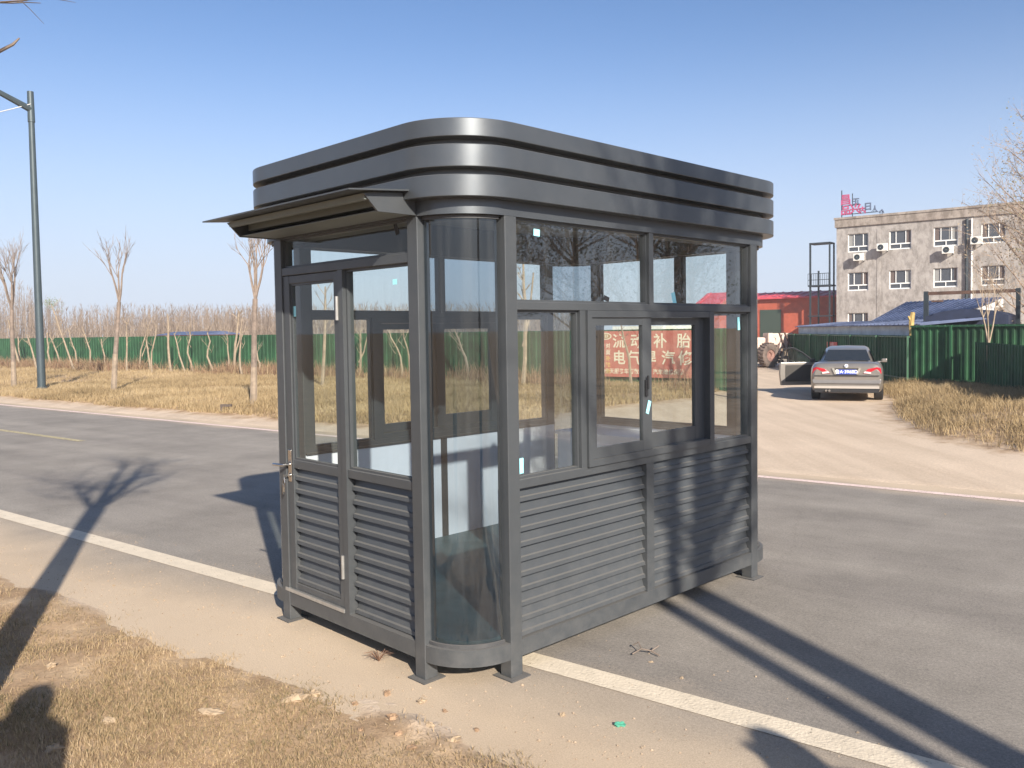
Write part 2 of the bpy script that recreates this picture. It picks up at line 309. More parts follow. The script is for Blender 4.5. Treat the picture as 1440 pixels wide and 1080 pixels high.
for k in range(-12, 1): ml.add([(-16.65+k*12-6,7.8,.004),(-16.65+k*12,7.8,.004),(-16.65+k*12,7.95,.004),(-16.65+k*12-6,7.95,.004)], [(0,1,2,3)])
o = ml.build('lane_line', PY); o.rotation_euler = (0,0,RA); o['kind'] = 'structure'

# ---------------------------------------------------------------- kiosk
LU, LV, RC = 3.455, 2.300, .348
K = empty('kiosk', (-.363, 4.539, 0), .7874, 'dark grey metal and glass guard booth with rounded corners standing across the white road line', 'kiosk')
def metal_paint(name, col, rough, metal, noise=.05, dust=0):
    m = mat(name, col, rough, metal, var=noise, scale=1.6); t = m.node_tree; b = t.nodes['Principled BSDF']
    tc = t.nodes.new('ShaderNodeTexCoord'); n = t.nodes.new('ShaderNodeTexNoise'); n.inputs['Scale'].default_value = 5; n.inputs['Detail'].default_value = 8
    t.links.new(tc.outputs['Object'], n.inputs['Vector']); mr = t.nodes.new('ShaderNodeMapRange'); mr.inputs[3].default_value = rough-.07; mr.inputs[4].default_value = rough+.12
    t.links.new(n.outputs['Fac'], mr.inputs[0])
    # settled dust: on upward faces everywhere, and thrown up around the feet
    L = t.links.new; src = b.inputs['Base Color'].links[0].from_socket; ge = t.nodes.new('ShaderNodeNewGeometry'); sx = t.nodes.new('ShaderNodeSeparateXYZ'); L(ge.outputs['Normal'], sx.inputs[0]); sp = t.nodes.new('ShaderNodeSeparateXYZ'); L(ge.outputs['Position'], sp.inputs[0])
    up = t.nodes.new('ShaderNodeMapRange'); up.inputs[1].default_value = .35; up.inputs[2].default_value = .9; up.inputs[4].default_value = .5; L(sx.outputs['Z'], up.inputs[0])
    lo = t.nodes.new('ShaderNodeMapRange'); lo.inputs[1].default_value = .75; lo.inputs[2].default_value = 0; lo.inputs[4].default_value = .17; L(sp.outputs['Z'], lo.inputs[0])
    n3 = t.nodes.new('ShaderNodeTexNoise'); n3.inputs['Scale'].default_value = 9; n3.inputs['Detail'].default_value = 9; n3.inputs['Roughness'].default_value = .75; L(tc.outputs['Object'], n3.inputs['Vector'])
    n4 = t.nodes.new('ShaderNodeMapRange'); n4.inputs[1].default_value = .38; n4.inputs[2].default_value = .68; n4.inputs[3].default_value = .15; n4.inputs[4].default_value = 1.3; L(n3.outputs['Fac'], n4.inputs[0])
    m1 = t.nodes.new('ShaderNodeMath'); m1.operation = 'MULTIPLY_ADD'; m1.inputs[2].default_value = .0; L(lo.outputs[0], m1.inputs[0]); L(n4.outputs[0], m1.inputs[1])
    m0 = t.nodes.new('ShaderNodeMath'); m0.operation = 'MULTIPLY'; L(n4.outputs[0], m0.inputs[0]); m0.inputs[1].default_value = .05
    m2 = t.nodes.new('ShaderNodeMath'); m2.operation = 'ADD'; L(m1.outputs[0], m2.inputs[0]); L(m0.outputs[0], m2.inputs[1])
    m3 = t.nodes.new('ShaderNodeMath'); m3.operation = 'MAXIMUM'; m3.use_clamp = True; L(m2.outputs[0], m3.inputs[0]); L(up.outputs[0], m3.inputs[1])
    mx = t.nodes.new('ShaderNodeMix'); mx.data_type = 'RGBA'; L(m3.outputs[0], mx.inputs['Factor']); L(src, mx.inputs['A']); mx.inputs['B'].default_value = (.21, .195, .175, 1); L(mx.outputs['Result'], b.inputs['Base Color'])
    mk = t.nodes.new('ShaderNodeMix'); L(m3.outputs[0], mk.inputs['Factor']); L(mr.outputs[0], mk.inputs['A']); mk.inputs['B'].default_value = .9; L(mk.outputs['Result'], b.inputs['Roughness'])
    mt = t.nodes.new('ShaderNodeMix'); L(m3.outputs[0], mt.inputs['Factor']); mt.inputs['A'].default_value = metal; mt.inputs['B'].default_value = 0; L(mt.outputs['Result'], b.inputs['Metallic'])
    return m
MP = metal_paint('dark grey paint', (.070, .077, .084), .40, .30)
MPT = metal_paint('dark grey band metal', (.092, .102, .113), .32, .55)
MIN = metal_paint('dark inner frame', (.055, .056, .06), .5, .1)
MG = glass_mat('side window glass', (.84, .88, .86), .015, 2.2, dirt=.03)
MGF = glass_mat('clear window glass', (.87, .91, .89), .01, 1.45, dirt=.02)
MGC = glass_mat('tinted curved glass', (.43, .50, .55), .03, 1.75, dirt=.028)
MW = mat('white lining panel', (.72, .73, .80), .45, var=.03, scale=4)
MFL = mat('teal grey floor', (.075, .125, .135), .45, var=.25, scale=5)
MCE = mat('beige ceiling board', (.40, .35, .29), .8, var=.1, scale=2)
MTS = mat('light metal strip', (.42, .41, .39), .35, .6, var=.15, scale=12)
MCH = mat('brushed steel', (.55, .53, .50), .25, 1.0)
MBK = mat('black rubber', (.015, .015, .017), .6)
MTAPE = mat('pale cyan tape', (.35, .78, .85), .6)
def P(w_, a, d, z):
    return (a, d, z) if w_ == 1 else (d, a, z) if w_ == 2 else (a, LV-d, z) if w_ == 3 else (LU-d, a, z)
def wb(mb, w_, a0, a1, z0, z1, d0, d1, mi=0):
    p = P(w_, a0, d0, z0); q = P(w_, a1, d1, z1); mb.box(p[0], q[0], p[1], q[1], p[2], q[2], mi); return mb
def rrect(off, n=14):
    pts = []
    for cx, cy, a0 in ((LU-RC, RC, -90), (LU-RC, LV-RC, 0), (RC, LV-RC, 90), (RC, RC, 180)):
        for k in range(n+1):
            a = math.radians(a0+90*k/n); pts.append((cx+(RC+off)*math.cos(a), cy+(RC+off)*math.sin(a)))
    return pts
def ring(o, i, z0, z1, n=14, lip=0):
    mb = MB(); A = rrect(o, n); B = rrect(i, n); N = len(A)
    vs = [(*p, z0) for p in A]+[(*p, z1) for p in A]+[(*p, z1) for p in B]+[(*p, z0) for p in B]; fs = []
    for k in range(N):
        j = (k+1) % N
        for q in range(4): fs.append((q*N+k, q*N+j, ((q+1) % 4)*N+j, ((q+1) % 4)*N+k))
    return mb.add(vs, fs)
def plate(off, z0, z1, n=14):
    A = rrect(off, n); N = len(A); mb = MB()
    return mb.add([(*p, z0) for p in A]+[(*p, z1) for p in A], [tuple(range(N-1,-1,-1)), tuple(range(N, 2*N))]+[(k, (k+1) % N, N+(k+1) % N, N+k) for k in range(N)])
ring(-.004, -.085, .115, .212).build('base_frame', MP, K, True)
ring(0, -.07, 2.65, 3.095).build('fascia', MPT, K, True)
for z0, z1 in ((3.052, 3.15), (2.890, 3.012), (2.732, 2.850)):
    ring(.085, .002, z0, z1).build('roof_band', MPT, K, True, bevel=.004)
plate(-.01, 3.096, 3.13).build('roof_panel', MP, K, True)
plate(-.075, 2.90, 2.93).build('ceiling', MCE, K, True)
ring(-.075, -.19, 2.64, 2.895).build('ceiling_beam', MIN, K, True)
plate(-.088, .19, .236).build('floor', MFL, K, True)
mbs = MB()                                                   # small weld tabs on the roof edge
A1, A2 = .353, 3.1077; B1, B2 = .3435, 1.9488; PWD = .092
posts = [(1, A1, A1+PWD), (1, A2-PWD, A2), (3, A1, A1+PWD), (3, A2-PWD, A2), (2, B1, B1+PWD), (2, B2-PWD, B2), (4, B1, B1+PWD), (4, B2-PWD, B2)]
for w_, a0, a1 in posts:
    mb = MB(); wb(mb, w_, a0, a1, 0.008, 2.65, 0, .09); o = mb.build('post', MP, K, bevel=.004)
    fp = MB(); wb(fp, w_, a0-.03, a1+.03, .0, .008, -.035, .125); fp.build('foot_plate', MIN, o)
# corner glass, with slim metal channel top and bottom
for ci, (cx, cy, a0) in enumerate(((LU-RC, RC, -90), (LU-RC, LV-RC, 0), (RC, LV-RC, 90), (RC, RC, 180))):
    mb = MB(); ch = MB(); r = RC-.042; n = 16; vs = []; fs = []
    for k in range(n+1):
        a = math.radians(a0+3+84*k/n); c, s_ = math.cos(a), math.sin(a)
        vs += [(cx+r*c, cy+r*s_, .214), (cx+r*c, cy+r*s_, 2.648)]
        if k: j = 2*(k-1); fs.append((j, j+2, j+3, j+1))
    mb.add(vs, fs); g = mb.build('curved_pane', MGC, K, True)
    for z0, z1 in ((.2125, .232), (2.63, 2.6485)):
        ch = MB(); vs = []; fs = []
        for k in range(n+1):
            a = math.radians(a0+2+86*k/n); c, s_ = math.cos(a), math.sin(a)
            for rr, zz in ((r+.012, z0), (r+.012, z1), (r-.012, z1), (r-.012, z0)): vs.append((cx+rr*c, cy+rr*s_, zz))
            if k:
                j = 4*(k-1); fs += [(j+q, j+4+q, j+4+(q+1) % 4, j+(q+1) % 4) for q in range(4)]
        ch.add(vs, fs); ch.build('glass_channel', MIN, g, True)
LOUV = [(.036, 0), (.020, .050), (.006, .055), (.002, .077), (.036, .0845)]       # depth, distance down, per slat
def louvre(w_, a0, a1, z0, z1, d, name='louvre_panel', parent=None):
    n = max(1, round((z1-z0)/.0845)); p = (z1-z0)/n; prof = []
    for k in range(n):
        for dd, zz in LOUV: prof.append((d+dd, z1-k*p-zz*p/.0845))
    mb = MB()
    for i in range(len(prof)-1):
        (da, za), (db, zb_) = prof[i], prof[i+1]
        if abs(za-zb_) < 1e-7 and abs(da-db) < 1e-7: continue
        mb.add([P(w_, a0, da, za), P(w_, a1, da, za), P(w_, a1, db, zb_), P(w_, a0, db, zb_)], [(0,1,2,3)])
    wb(mb, w_, a0, a1, z0, z1, d+.043, d+.046)
    return mb.build(name, MP, parent or K)
def pane(w_, a0, a1, z0, z1, d, parent, m=None):
    mb = MB(); mb.add([P(w_, a0, d, z0), P(w_, a1, d, z0), P(w_, a1, d, z1), P(w_, a0, d, z1)], [(0,1,2,3)]); return mb.build('pane', m or (MG if w_ == 1 else MGF), parent)
def frame(w_, a0, a1, z0, z1, d0, d1, t, name, parent, m=None, tb=None, tt=None, tl=None, tr_=None):
    tb = tb or t; tt = tt or t; tl = tl or t; tr_ = tr_ or t; mb = MB()
    wb(mb, w_, a0, a0+tl, z0, z1, d0, d1); wb(mb, w_, a1-tr_, a1, z0, z1, d0, d1)
    wb(mb, w_, a0+tl, a1-tr_, z1-tt, z1, d0+.001, d1-.001); wb(mb, w_, a0+tl, a1-tr_, z0, z0+tb, d0+.001, d1-.001)
    return mb.build(name, m or MP, parent)
def fixed(w_, a0, a1, z0, z1):
    f = frame(w_, a0, a1, z0, z1, .028, .07, .014, 'window_frame', K); pane(w_, a0+.013, a1-.013, z0+.013, z1-.013, .05, f); return f
def long_wall(w_):
    i0, i1 = A1+PWD, A2-PWD
    mb = MB(); wb(mb, w_, i0, i1, 1.09, 1.142, .004, .085); mb.build('sill_rail', MP, K, bevel=.003)
    mb = MB(); wb(mb, w_, i0, i1, 2.122, 2.168, .004, .085); mb.build('mid_rail', MP, K, bevel=.003)
    for q in ((1.654,1.735,.212,1.09,.006),(1.702,1.75,2.168,2.65,.006),(.99,1.04,1.142,2.122,.005),(2.45,2.495,1.142,2.122,.005)): mb = MB(); wb(mb, w_, q[0], q[1], q[2], q[3], q[4], .085); mb.build('mullion', MP, K)
    fixed(w_, i0, 1.702, 2.168, 2.65); fixed(w_, 1.75, i1, 2.168, 2.65)
    fixed(w_, i0, .99, 1.142, 2.122); fixed(w_, 2.495, i1, 1.142, 2.122)
    louvre(w_, i0, 1.654, .212, 1.09, .02); louvre(w_, 1.735, i1, .212, 1.09, .02)
    sl = frame(w_, 1.04, 2.45, 1.1425, 2.1215, -.014, .084, .042, 'slider_frame', K)
    s1 = frame(w_, 1.082, 1.712, 1.186, 2.078, .0, .03, .05, 'sash', K, tb=.066, tl=.05, tr_=.10); pane(w_, 1.13, 1.613, 1.25, 2.03, .015, s1)
    s2 = frame(w_, 1.66, 2.408, 1.186, 2.078, .036, .066, .05, 'sash', K, tb=.10, tl=.09, tr_=.12); pane(w_, 1.74, 2.29, 1.285, 2.03, .05, s2)
    if w_ == 1:
        lb = MB(); wb(lb, w_, 1.63, 1.652, 1.55, 1.66, -.018, 0); wb(lb, w_, 1.634, 1.648, 1.60, 1.69, -.03, -.018); lb.build('latch', MBK, s1, bevel=.003)
long_wall(1); long_wall(3)
# end wall (far short side)
i0, i1 = B1+PWD, B2-PWD
mb = MB(); wb(mb, 4, i0, i1, 1.09, 1.142, .004, .085); mb.build('sill_rail', MP, K)
mb = MB(); wb(mb, 4, i0, i1, 2.122, 2.168, .004, .085); mb.build('mid_rail', MP, K)
for q in ((.90,.97,2.168,2.65),(.70,.78,1.142,2.122)): mb = MB(); wb(mb, 4, *q, .006, .085); mb.build('mullion', MP, K)
fixed(4, i0, .90, 2.168, 2.65); fixed(4, .97, i1, 2.168, 2.65); fixed(4, i0, .70, 1.142, 2.122); fixed(4, .78, i1, 1.142, 2.122)
louvre(4, i0, i1, .212, 1.09, .02)
# front wall with the door
mb = MB(); wb(mb, 2, 1.112, 1.166, .212, 2.40, .002, .085); mb.build('door_jamb', MP, K)
mb = MB(); wb(mb, 2, i0, i1, 2.40, 2.453, .004, .085); mb.build('transom_rail', MP, K, bevel=.003)
mb = MB(); wb(mb, 2, i0, 1.112, 1.088, 1.142, .012, .085); mb.build('sill_rail', MP, K, bevel=.003)
louvre(2, i0+.012, 1.10, .2125, 1.088, .035); fixed(2, i0, i1, 2.453, 2.65)
fixed(2, i0, 1.112, 1.142, 2.40)
th = MB(); wb(th, 2, 1.166, 1.90, .213, .236, -.006, .085); th.build('threshold', MTS, K)
DR = MB(); wb(DR, 2, 1.170, 1.224, .238, 2.396, .010, .055); wb(DR, 2, 1.775, 1.855, .238, 2.396, .010, .055)
wb(DR, 2, 1.224, 1.775, 2.343, 2.396, .012, .054); wb(DR, 2, 1.224, 1.775, 1.082, 1.140, .012, .054); wb(DR, 2, 1.224, 1.775, .238, .282, .012, .054)
D = DR.build('door', MP, K, bevel=.003)
louvre(2, 1.224, 1.775, .282, 1.082, .017, 'door_louvre', D); pane(2, 1.222, 1.777, 1.138, 2.345, .035, D)
fr = MB()
for a0, a1, z0, z1 in ((1.224,1.238,1.14,2.343),(1.761,1.775,1.14,2.343),(1.238,1.761,1.14,1.154),(1.238,1.761,2.329,2.343)): wb(fr, 2, a0, a1, z0, z1, .022, .05)
fr.build('glazing_bead', MP, D)
for zc in (2.16, .51):
    h = MB(); p = P(2, 1.168, -.004, zc); h.tube([(p[0], p[1], zc-.075), (p[0], p[1], zc+.075)], .011, 10); h.build('hinge', MTS, D, True)
hp = MB(); wb(hp, 2, 1.795, 1.838, .985, 1.205, .004, .0095); hd = hp.build('handle', MCH, D, bevel=.004)
lv = MB(); lv.tube([(.006,1.816,1.105),(-.045,1.816,1.105),(-.055,1.828,1.105),(-.055,1.935,1.10)], .010, 10); lv.tube([(.006,1.816,1.03),(-.006,1.816,1.03)], .014, 12); lv.build('lever', MCH, hd, True)
ky = MB(); ky.tube([(-.006,1.816,1.03),(-.03,1.816,1.03)], .004, 6); ky.box(-.045,-.028,1.814,1.818,1.02,1.04)
ky.tube([(-.036,1.816,1.025),(-.042,1.83,.99),(-.04,1.838,.96)], .003, 5); ky.box(-.044,-.036,1.832,1.836,.90,.965); ky.box(-.038,-.033,1.82,1.833,.915,.97); ky.tube([(-.04,1.816,1.02),(-.045,1.80,.985),(-.043,1.81,.955),(-.04,1.83,.975)], .0025, 5)
ky.build('key_bunch', MCH, hd)
ib = MB(); ib.tube([(.055,1.816,1.105),(.10,1.816,1.105),(.11,1.80,1.105),(.11,1.70,1.10)], .010, 8); ib.build('inner_lever', MCH, hd, True)
# inner lining, desk
ln = MB()
wb(ln, 3, .36, 1.66, .236, 1.088, .087, .098); wb(ln, 3, 1.73, 3.09, .236, 1.088, .087, .098)
wb(ln, 4, .36, 1.94, .236, 1.088, .087, .098); wb(ln, 1, .36, 3.09, .236, 1.088, .087, .098); wb(ln, 2, .36, 1.10, .236, 1.088, .087, .098)
ln.build('wall_lining', MW, K)
sm = MB(); wb(sm, 3, 1.66, 1.73, .236, 1.09, .086, .10); wb(sm, 3, .36, 3.09, 1.088, 1.104, .086, .112); wb(sm, 4, .36, 1.94, 1.088, 1.104, .086, .112); sm.build('lining_trim', MIN, K)
dk = MB(); dk.box(2.88, LU-.1, .36, 2.0, 1.03, 1.06); dk.box(2.90, 2.92, .38, 1.98, .70, 1.03); dsk = dk.build('desk', MW, K)
for y in (.42, 1.90): dl = MB(); dl.box(2.92, 2.96, y, y+.04, .236, .70); dl.build('desk_leg', MIN, dsk)
# awning over the door
AW = MB()
AW.add([(0,.30,2.792),(0,2.02,2.792),(-.47,2.02,2.752),(-.47,.30,2.752),(0,.30,2.784),(0,2.02,2.784),(-.47,2.02,2.744),(-.47,.30,2.744)], [(0,1,2,3),(7,6,5,4),(0,3,7,4),(1,5,6,2),(3,2,6,7),(0,4,5,1)])
aw = AW.build('awning', MP, K)
for v in (.345, 1.915):
    b = MB(); b.prism([(-.004,2.655),(-.258,2.655),(-.345,2.742),(-.30,2.752),(-.088,2.772),(-.088,2.735),(-.004,2.735)], v, v+.016, lambda p, t: (p[0], t, p[1])); b.build('bracket', MP, aw)
pu = MB(); pu.box(-.335,-.30,.361,1.915,2.715,2.748); pu.box(-.20,-.165,.361,1.915,2.70,2.762); pu.build('purlin', mat('grey green profile', (.20,.225,.215), .5), aw)
bs = MB(); bs.add([(-.006,.361,2.66),(-.006,1.915,2.66),(-.25,1.915,2.66),(-.25,.361,2.66),(-.006,.361,2.664),(-.006,1.915,2.664),(-.25,1.915,2.664),(-.25,.361,2.664)], [(3,2,1,0),(4,5,6,7),(0,1,5,4),(1,2,6,5),(2,3,7,6),(3,0,4,7)]); bs.build('soffit', mat('grey green soffit', (.15,.17,.165), .55), aw)
# bits of tape left on the panes
def tape(w_, a, z, d, wd, h, rot, m=MTAPE):
    mb = MB(); ca, sa = math.cos(rot), math.sin(rot)
    mb.add([P(w_, a+x*ca-y*sa, d, z+x*sa+y*ca) for x, y in ((-wd,-h),(wd,-h),(wd,h),(-wd,h))], [(0,1,2,3)]); mb.build('tape_strip', m, K)
for a, z, wd, h, r in ((.658,2.579,.026,.02,-.05),(.50,1.214,.02,.045,0),(1.67,1.474,.017,.045,-.35),(2.044,2.213,.022,.045,.3),(2.909,2.034,.016,.05,.08)): tape(1, a, z, .046 if a != 1.67 else -.003, wd, h, r)
tape(1, 1.296, 2.201, .046, .028, .016, -.3, MBK); tape(2, .596, 2.607, .046, .016, .035, -.3, MBK); tape(2, 1.745, 2.156, .033, .016, .035, 0); tape(2, .62, 2.30, .046, .022, .016, 0)
# roof screws sticking up
for p in ((.08,.62),(3.06,-.02)):
    mb = MB(); mb.box(p[0]-.03, p[0]+.03, p[1]-.01, p[1]+.01, 3.148, 3.168); mb.build('roof_tab', MP, K)

# ---------------------------------------------------------------- fences
MFG = mat('green fence sheet', (.018, .075, .030), .8, var=.4, scale=.9)
MFD = mat('green fence post', (.02, .09, .04), .5)
def fence(name, p0, p1, h, label, z0=0, pitch=.30, m=MFG):
    p0 = Vector(p0); p1 = Vector(p1); L = (p1-p0).length; ang = math.atan2(p1.y-p0.y, p1.x-p0.x)
    r = empty(name, (p0.x, p0.y, 0), ang, label, 'fence'); mb = MB(); pr = []; x = 0
    while x < L-.01:
        for dx, dy in ((0,0),(pitch*.55,0),(pitch*.62,.028),(pitch*.93,.028)):
            if x+dx <= L: pr.append((x+dx, dy))
        x += pitch
    pr.append((L, 0)); n = len(pr)
    mb.add([(a, b, z0) for a, b in pr]+[(a, b, h) for a, b in pr], [(i, i+1, n+i+1, n+i) for i in range(n-1)])
    mb.add([(a, b+.006, z0) for a, b in pr]+[(a, b+.006, h) for a, b in pr], [(i+1, i, n+i, n+i+1) for i in range(n-1)])
    mb.build('sheet_panel', m, r)
    ra = MB(); ra.box(0, L, .036, .076, h-.06, h-.02); ra.box(0, L, .036, .076, z0+.3, z0+.34); ra.build('rail', MFD, r)
    k = 0
    while k*3 <= L:
        q = MB(); q.box(k*3-.03 if k else 0, k*3+.03, .08, .14, 0, h-.01); q.build('post', MFD, r); k += 1
    return r
a_ = en(-95, 25); b_ = en(-10.8, 25)
FL = fence('corrugated_fence', a_, b_, 2.0, 'long green corrugated sheet fence across the road behind the pale saplings')
fence('corrugated_fence', (14.75,23.35), (12.1,26.7), 2.0, 'sunlit green corrugated sheet fence behind the dry grass mound', pitch=.22)
fence('corrugated_fence', (12.1,26.7), (13.4,43.5), 1.68, 'dark shaded green fence running back beside the silver car')
fence('corrugated_fence', (13.15,24.9), (10.6,16.6), 1.50, 'low dark green fence in shade behind the grass at the right picture edge')
# banner on the fence
MRB = mat('faded red banner', (.50, .13, .10), .7, col2=(.56, .22, .17), scale=2.5)
MRL = mat('cream banner lettering', (.80, .72, .55), .7); MRY = mat('yellow banner lettering', (.75, .50, .18), .7)
f0 = Vector(a_); 
def ray_n(px, N):
    k = (px-741.08)/1193.6; y = N/(.6*k+.8); return k*y, y
bx0 = to_en(*ray_n(843, 24.93))[0]; bx1 = to_en(*ray_n(992, 24.93))[0]
BN = empty('banner', (*en(bx0, 24.93), 0), RA, 'faded red banner with big white Chinese characters hung on the green fence', 'banner')
BL = bx1-bx0; mb = MB(); mb.box(0, BL, -.01, 0, .40, 1.95); mb.build('cloth', MRB, BN)
RX = (math.pi/2, 0, 0)
cw = BL/149.0
for ch, px, z in (('流',873,1.58),('动',899,1.58),('补',932,1.58),('胎',964,1.58),('电',873,1.02),('气',895,1.02),('焊',917,1.02),('汽',943,1.02),('修',966,1.02)):
    text_obj(ch, .50, MRL, BN, ((px-843)*cw, -.012, z), RX, 'character', .002, .008)
for i, ch in enumerate('专修车站内'): text_obj(ch, .19, MRL, BN, (5.5*cw, -.012, 1.44-i*.215), RX, 'character', .002, .003)
for i, ch in enumerate('对面补轮胎'): text_obj(ch, .19, MRY if i > 1 else MRL, BN, (13.5*cw, -.012, 1.44-i*.215), RX, 'character', .002, .003)
text_obj('全天服务车辆救援', .19, MRL, BN, (37*cw, -.012, .58), RX, 'character', .002, .003); text_obj('汽车维修保养', .19, MRL, BN, (100*cw, -.012, .58), RX, 'character', .002, .003)
mb = MB()
ov = [(math.cos(2*math.pi*k/28), math.sin(2*math.pi*k/28)) for k in range(28)]
mb.add([(10*cw+.24*a, -.013, 1.78+.12*b) for a, b in ov], [tuple(range(28))]); em = mb.build('emblem', MRL, BN)
mb = MB(); mb.add([(10*cw+.20*a, -.015, 1.78+.09*b) for a, b in ov], [tuple(range(28))]); mb.build('emblem_field', mat('tan emblem', (.42,.26,.14), .7), em)
text_obj('123', .14, MRL, em, (10*cw, -.018, 1.78), RX, 'character', .001, .004)

# ---------------------------------------------------------------- trees
MBK1 = mat('pale sapling bark', (.29, .225, .16), .9, var=.25, scale=6); MBK2 = mat('grey brown bark', (.20, .155, .125), .9, var=.3, scale=6)
MBK3 = mat('warm twig bark', (.30, .22, .165), .9, var=.25, scale=3); MLIME = mat('whitewashed bark', (.27,.21,.155), .9, var=.25, scale=5)
def limb(mb, p, d, L, r0, r1, n=4, wob=.08, sides=5, grav=0):
    pts = [Vector(p)]; d = Vector(d).normalized(); rs = [r0]
    for k in range(n):
        d = (d+Vector((random.uniform(-wob,wob), random.uniform(-wob,wob), random.uniform(-wob,wob)+grav))).normalized()
        pts.append(pts[-1]+d*L/n); rs.append(r0+(r1-r0)*(k+1)/n)
    mb.tube(pts, rs, sides, caps=False); return pts, d
def spray(mb, p, d, L, r, depth, kids=3, spread=.6, up=.25, sides=4):
    pts, dd = limb(mb, p, d, L, r, r*.45, 3, .12, sides if depth > 0 else 3)
    if depth <= 0: return
    for k in range(kids):
        t = random.uniform(.35, 1.0); i = min(int(t*3), 2); q = pts[i].lerp(pts[i+1], t*3-i)
        nd = (dd+Vector((random.gauss(0,spread), random.gauss(0,spread), random.gauss(0,spread*.6)+up))).normalized()
        spray(mb, q, nd, L*random.uniform(.5,.8), r*.55, depth-1, kids, spread, up, sides)
def forked_tree(name, x, y, lean, top, fork, label, r=.078, limbs=4, lime=1.0, group=None, ttw=2, mt=MBK2):
    t = empty(name, (x, y, float(height(x, y))-.02), 0, label, 'tree', group)
    a = MB(); fx = lean*fork/top; fy = random.uniform(-.1,.1)
    a.tube([(0,0,0),(fx*.3,0,fork*.33),(fx*.6,fy,fork*.66),(fx,fy,fork)], [r*1.2,r,r*.9,r*.85], 8); a.build('trunk', mt, t, True)
    if lime: l = MB(); l.tube([(0,0,.02),(fx*.3*lime/ (fork*.33),0,lime)], [r*1.24,r*1.06], 8); l.build('whitewash', MLIME, t, True)
    c = MB()
    for k in range(limbs):
        an = 2*math.pi*k/limbs+random.uniform(-.4,.4); H = (top-fork)*random.uniform(.8,1.0)
        s = random.uniform(.12,.27); d = (math.cos(an)*s, math.sin(an)*s, 1)
        pts, dd = limb(c, (fx, fy, fork-.03), d, H*.62, r*.5, r*.3, 4, .07, 5, .04)
        for q in range(4 if ttw else 2):
            nd = (dd+Vector((random.gauss(0,.3), random.gauss(0,.3), .25))).normalized(); spray(c, pts[-1-(q > 1)], nd, H*.38, r*.2, ttw, 3, .28, .25, 3)
    c.build('crown', mt, t); return t
forked_tree('bare_tree', -18.9, 31.2, .1, 5.2, 2.9, 'bare grey tree with upright shoots and whitewashed foot at the left picture edge', limbs=6)
forked_tree('bare_tree', -13.66, 27.97, .45, 5.1, 3.0, 'bare forked roadside tree halfway between the lamp post and the booth', limbs=3, lime=1.3)
forked_tree('bare_tree', -7.07, 21.84, .21, 4.55, 2.75, 'bare forked roadside tree just left of the booth under its awning', limbs=4)
forked_tree('bare_tree', 6.0, 23/.8-4.6, .1, 2.9, 1.5, 'short dark forked tree in front of the red banner', limbs=4, lime=0, r=.08)
SAP = [(29,52,14,3.05,0),(30,70,26,2.2,1),(51,80,39,2.06,0),(72,79,68,2.16,1),(85,82,71,2.04,0),(104,106,75,3.7,2),(108,112,98,2.34,0),(127,130,117,2.45,1),(146,146,143,1.76,0),(178,172,180,2.6,0),(195,193,211,2.5,3),(211,209,206,1.9,1),(213,211,221,2.4,0),(240,240,238,2.96,0),(260,260,246,2.0,1),(271,271,268,2.2,2),(302,302,293,1.99,0),(323,323,320,1.9,2),(328,328,338,3.0,3),(340,340,342,2.0,0),(363,363,361,1.2,0),
 (452,452,460,3.4,2),(503,503,508,2.0,3),(566,566,547,2.1,0),(572,572,568,2.1,0),(658,658,640,1.9,2),(735,735,738,4.2,3),(985,985,982,2.3,1),(888,888,874,2.0,0)]
DESC = ['thin pale sapling leaning left, %s', 'slim bare sapling, %s', 'crooked pale sapling, %s', 'pale sapling split in two stems, %s']
WHERE = ['furthest left along the green fence','second from the left along the green fence','third from the left along the green fence','just right of the lamp post','second right of the lamp post','tallest leaning one with a tufted top right of the lamp post','right beside the tall leaning one with a tufted top','third right of the tall tufted one','shortest one left of the forked tree','directly right of the mid forked tree','leaning right with a side branch before the fence middle','left one of the close pair at the fence middle','right one of the close pair at the fence middle','straight thick one in front of the blue sheet roof','first right of the thick straight one','second right of the thick straight one','leaning one midway between the thick one and the booth','third to the left of the tree by the awning','second to the left of the tree by the awning','nearest left of the tree by the awning','stubby one right against the booth',
 'seen through the booth door glass','seen through the booth front window at left','left of the two seen close together through the front window','right of the two seen close together through the front window','seen through the curved corner glass','tall one seen through the narrow side window','last one in front of the red banner right end','leaning one in front of the red banner left half']
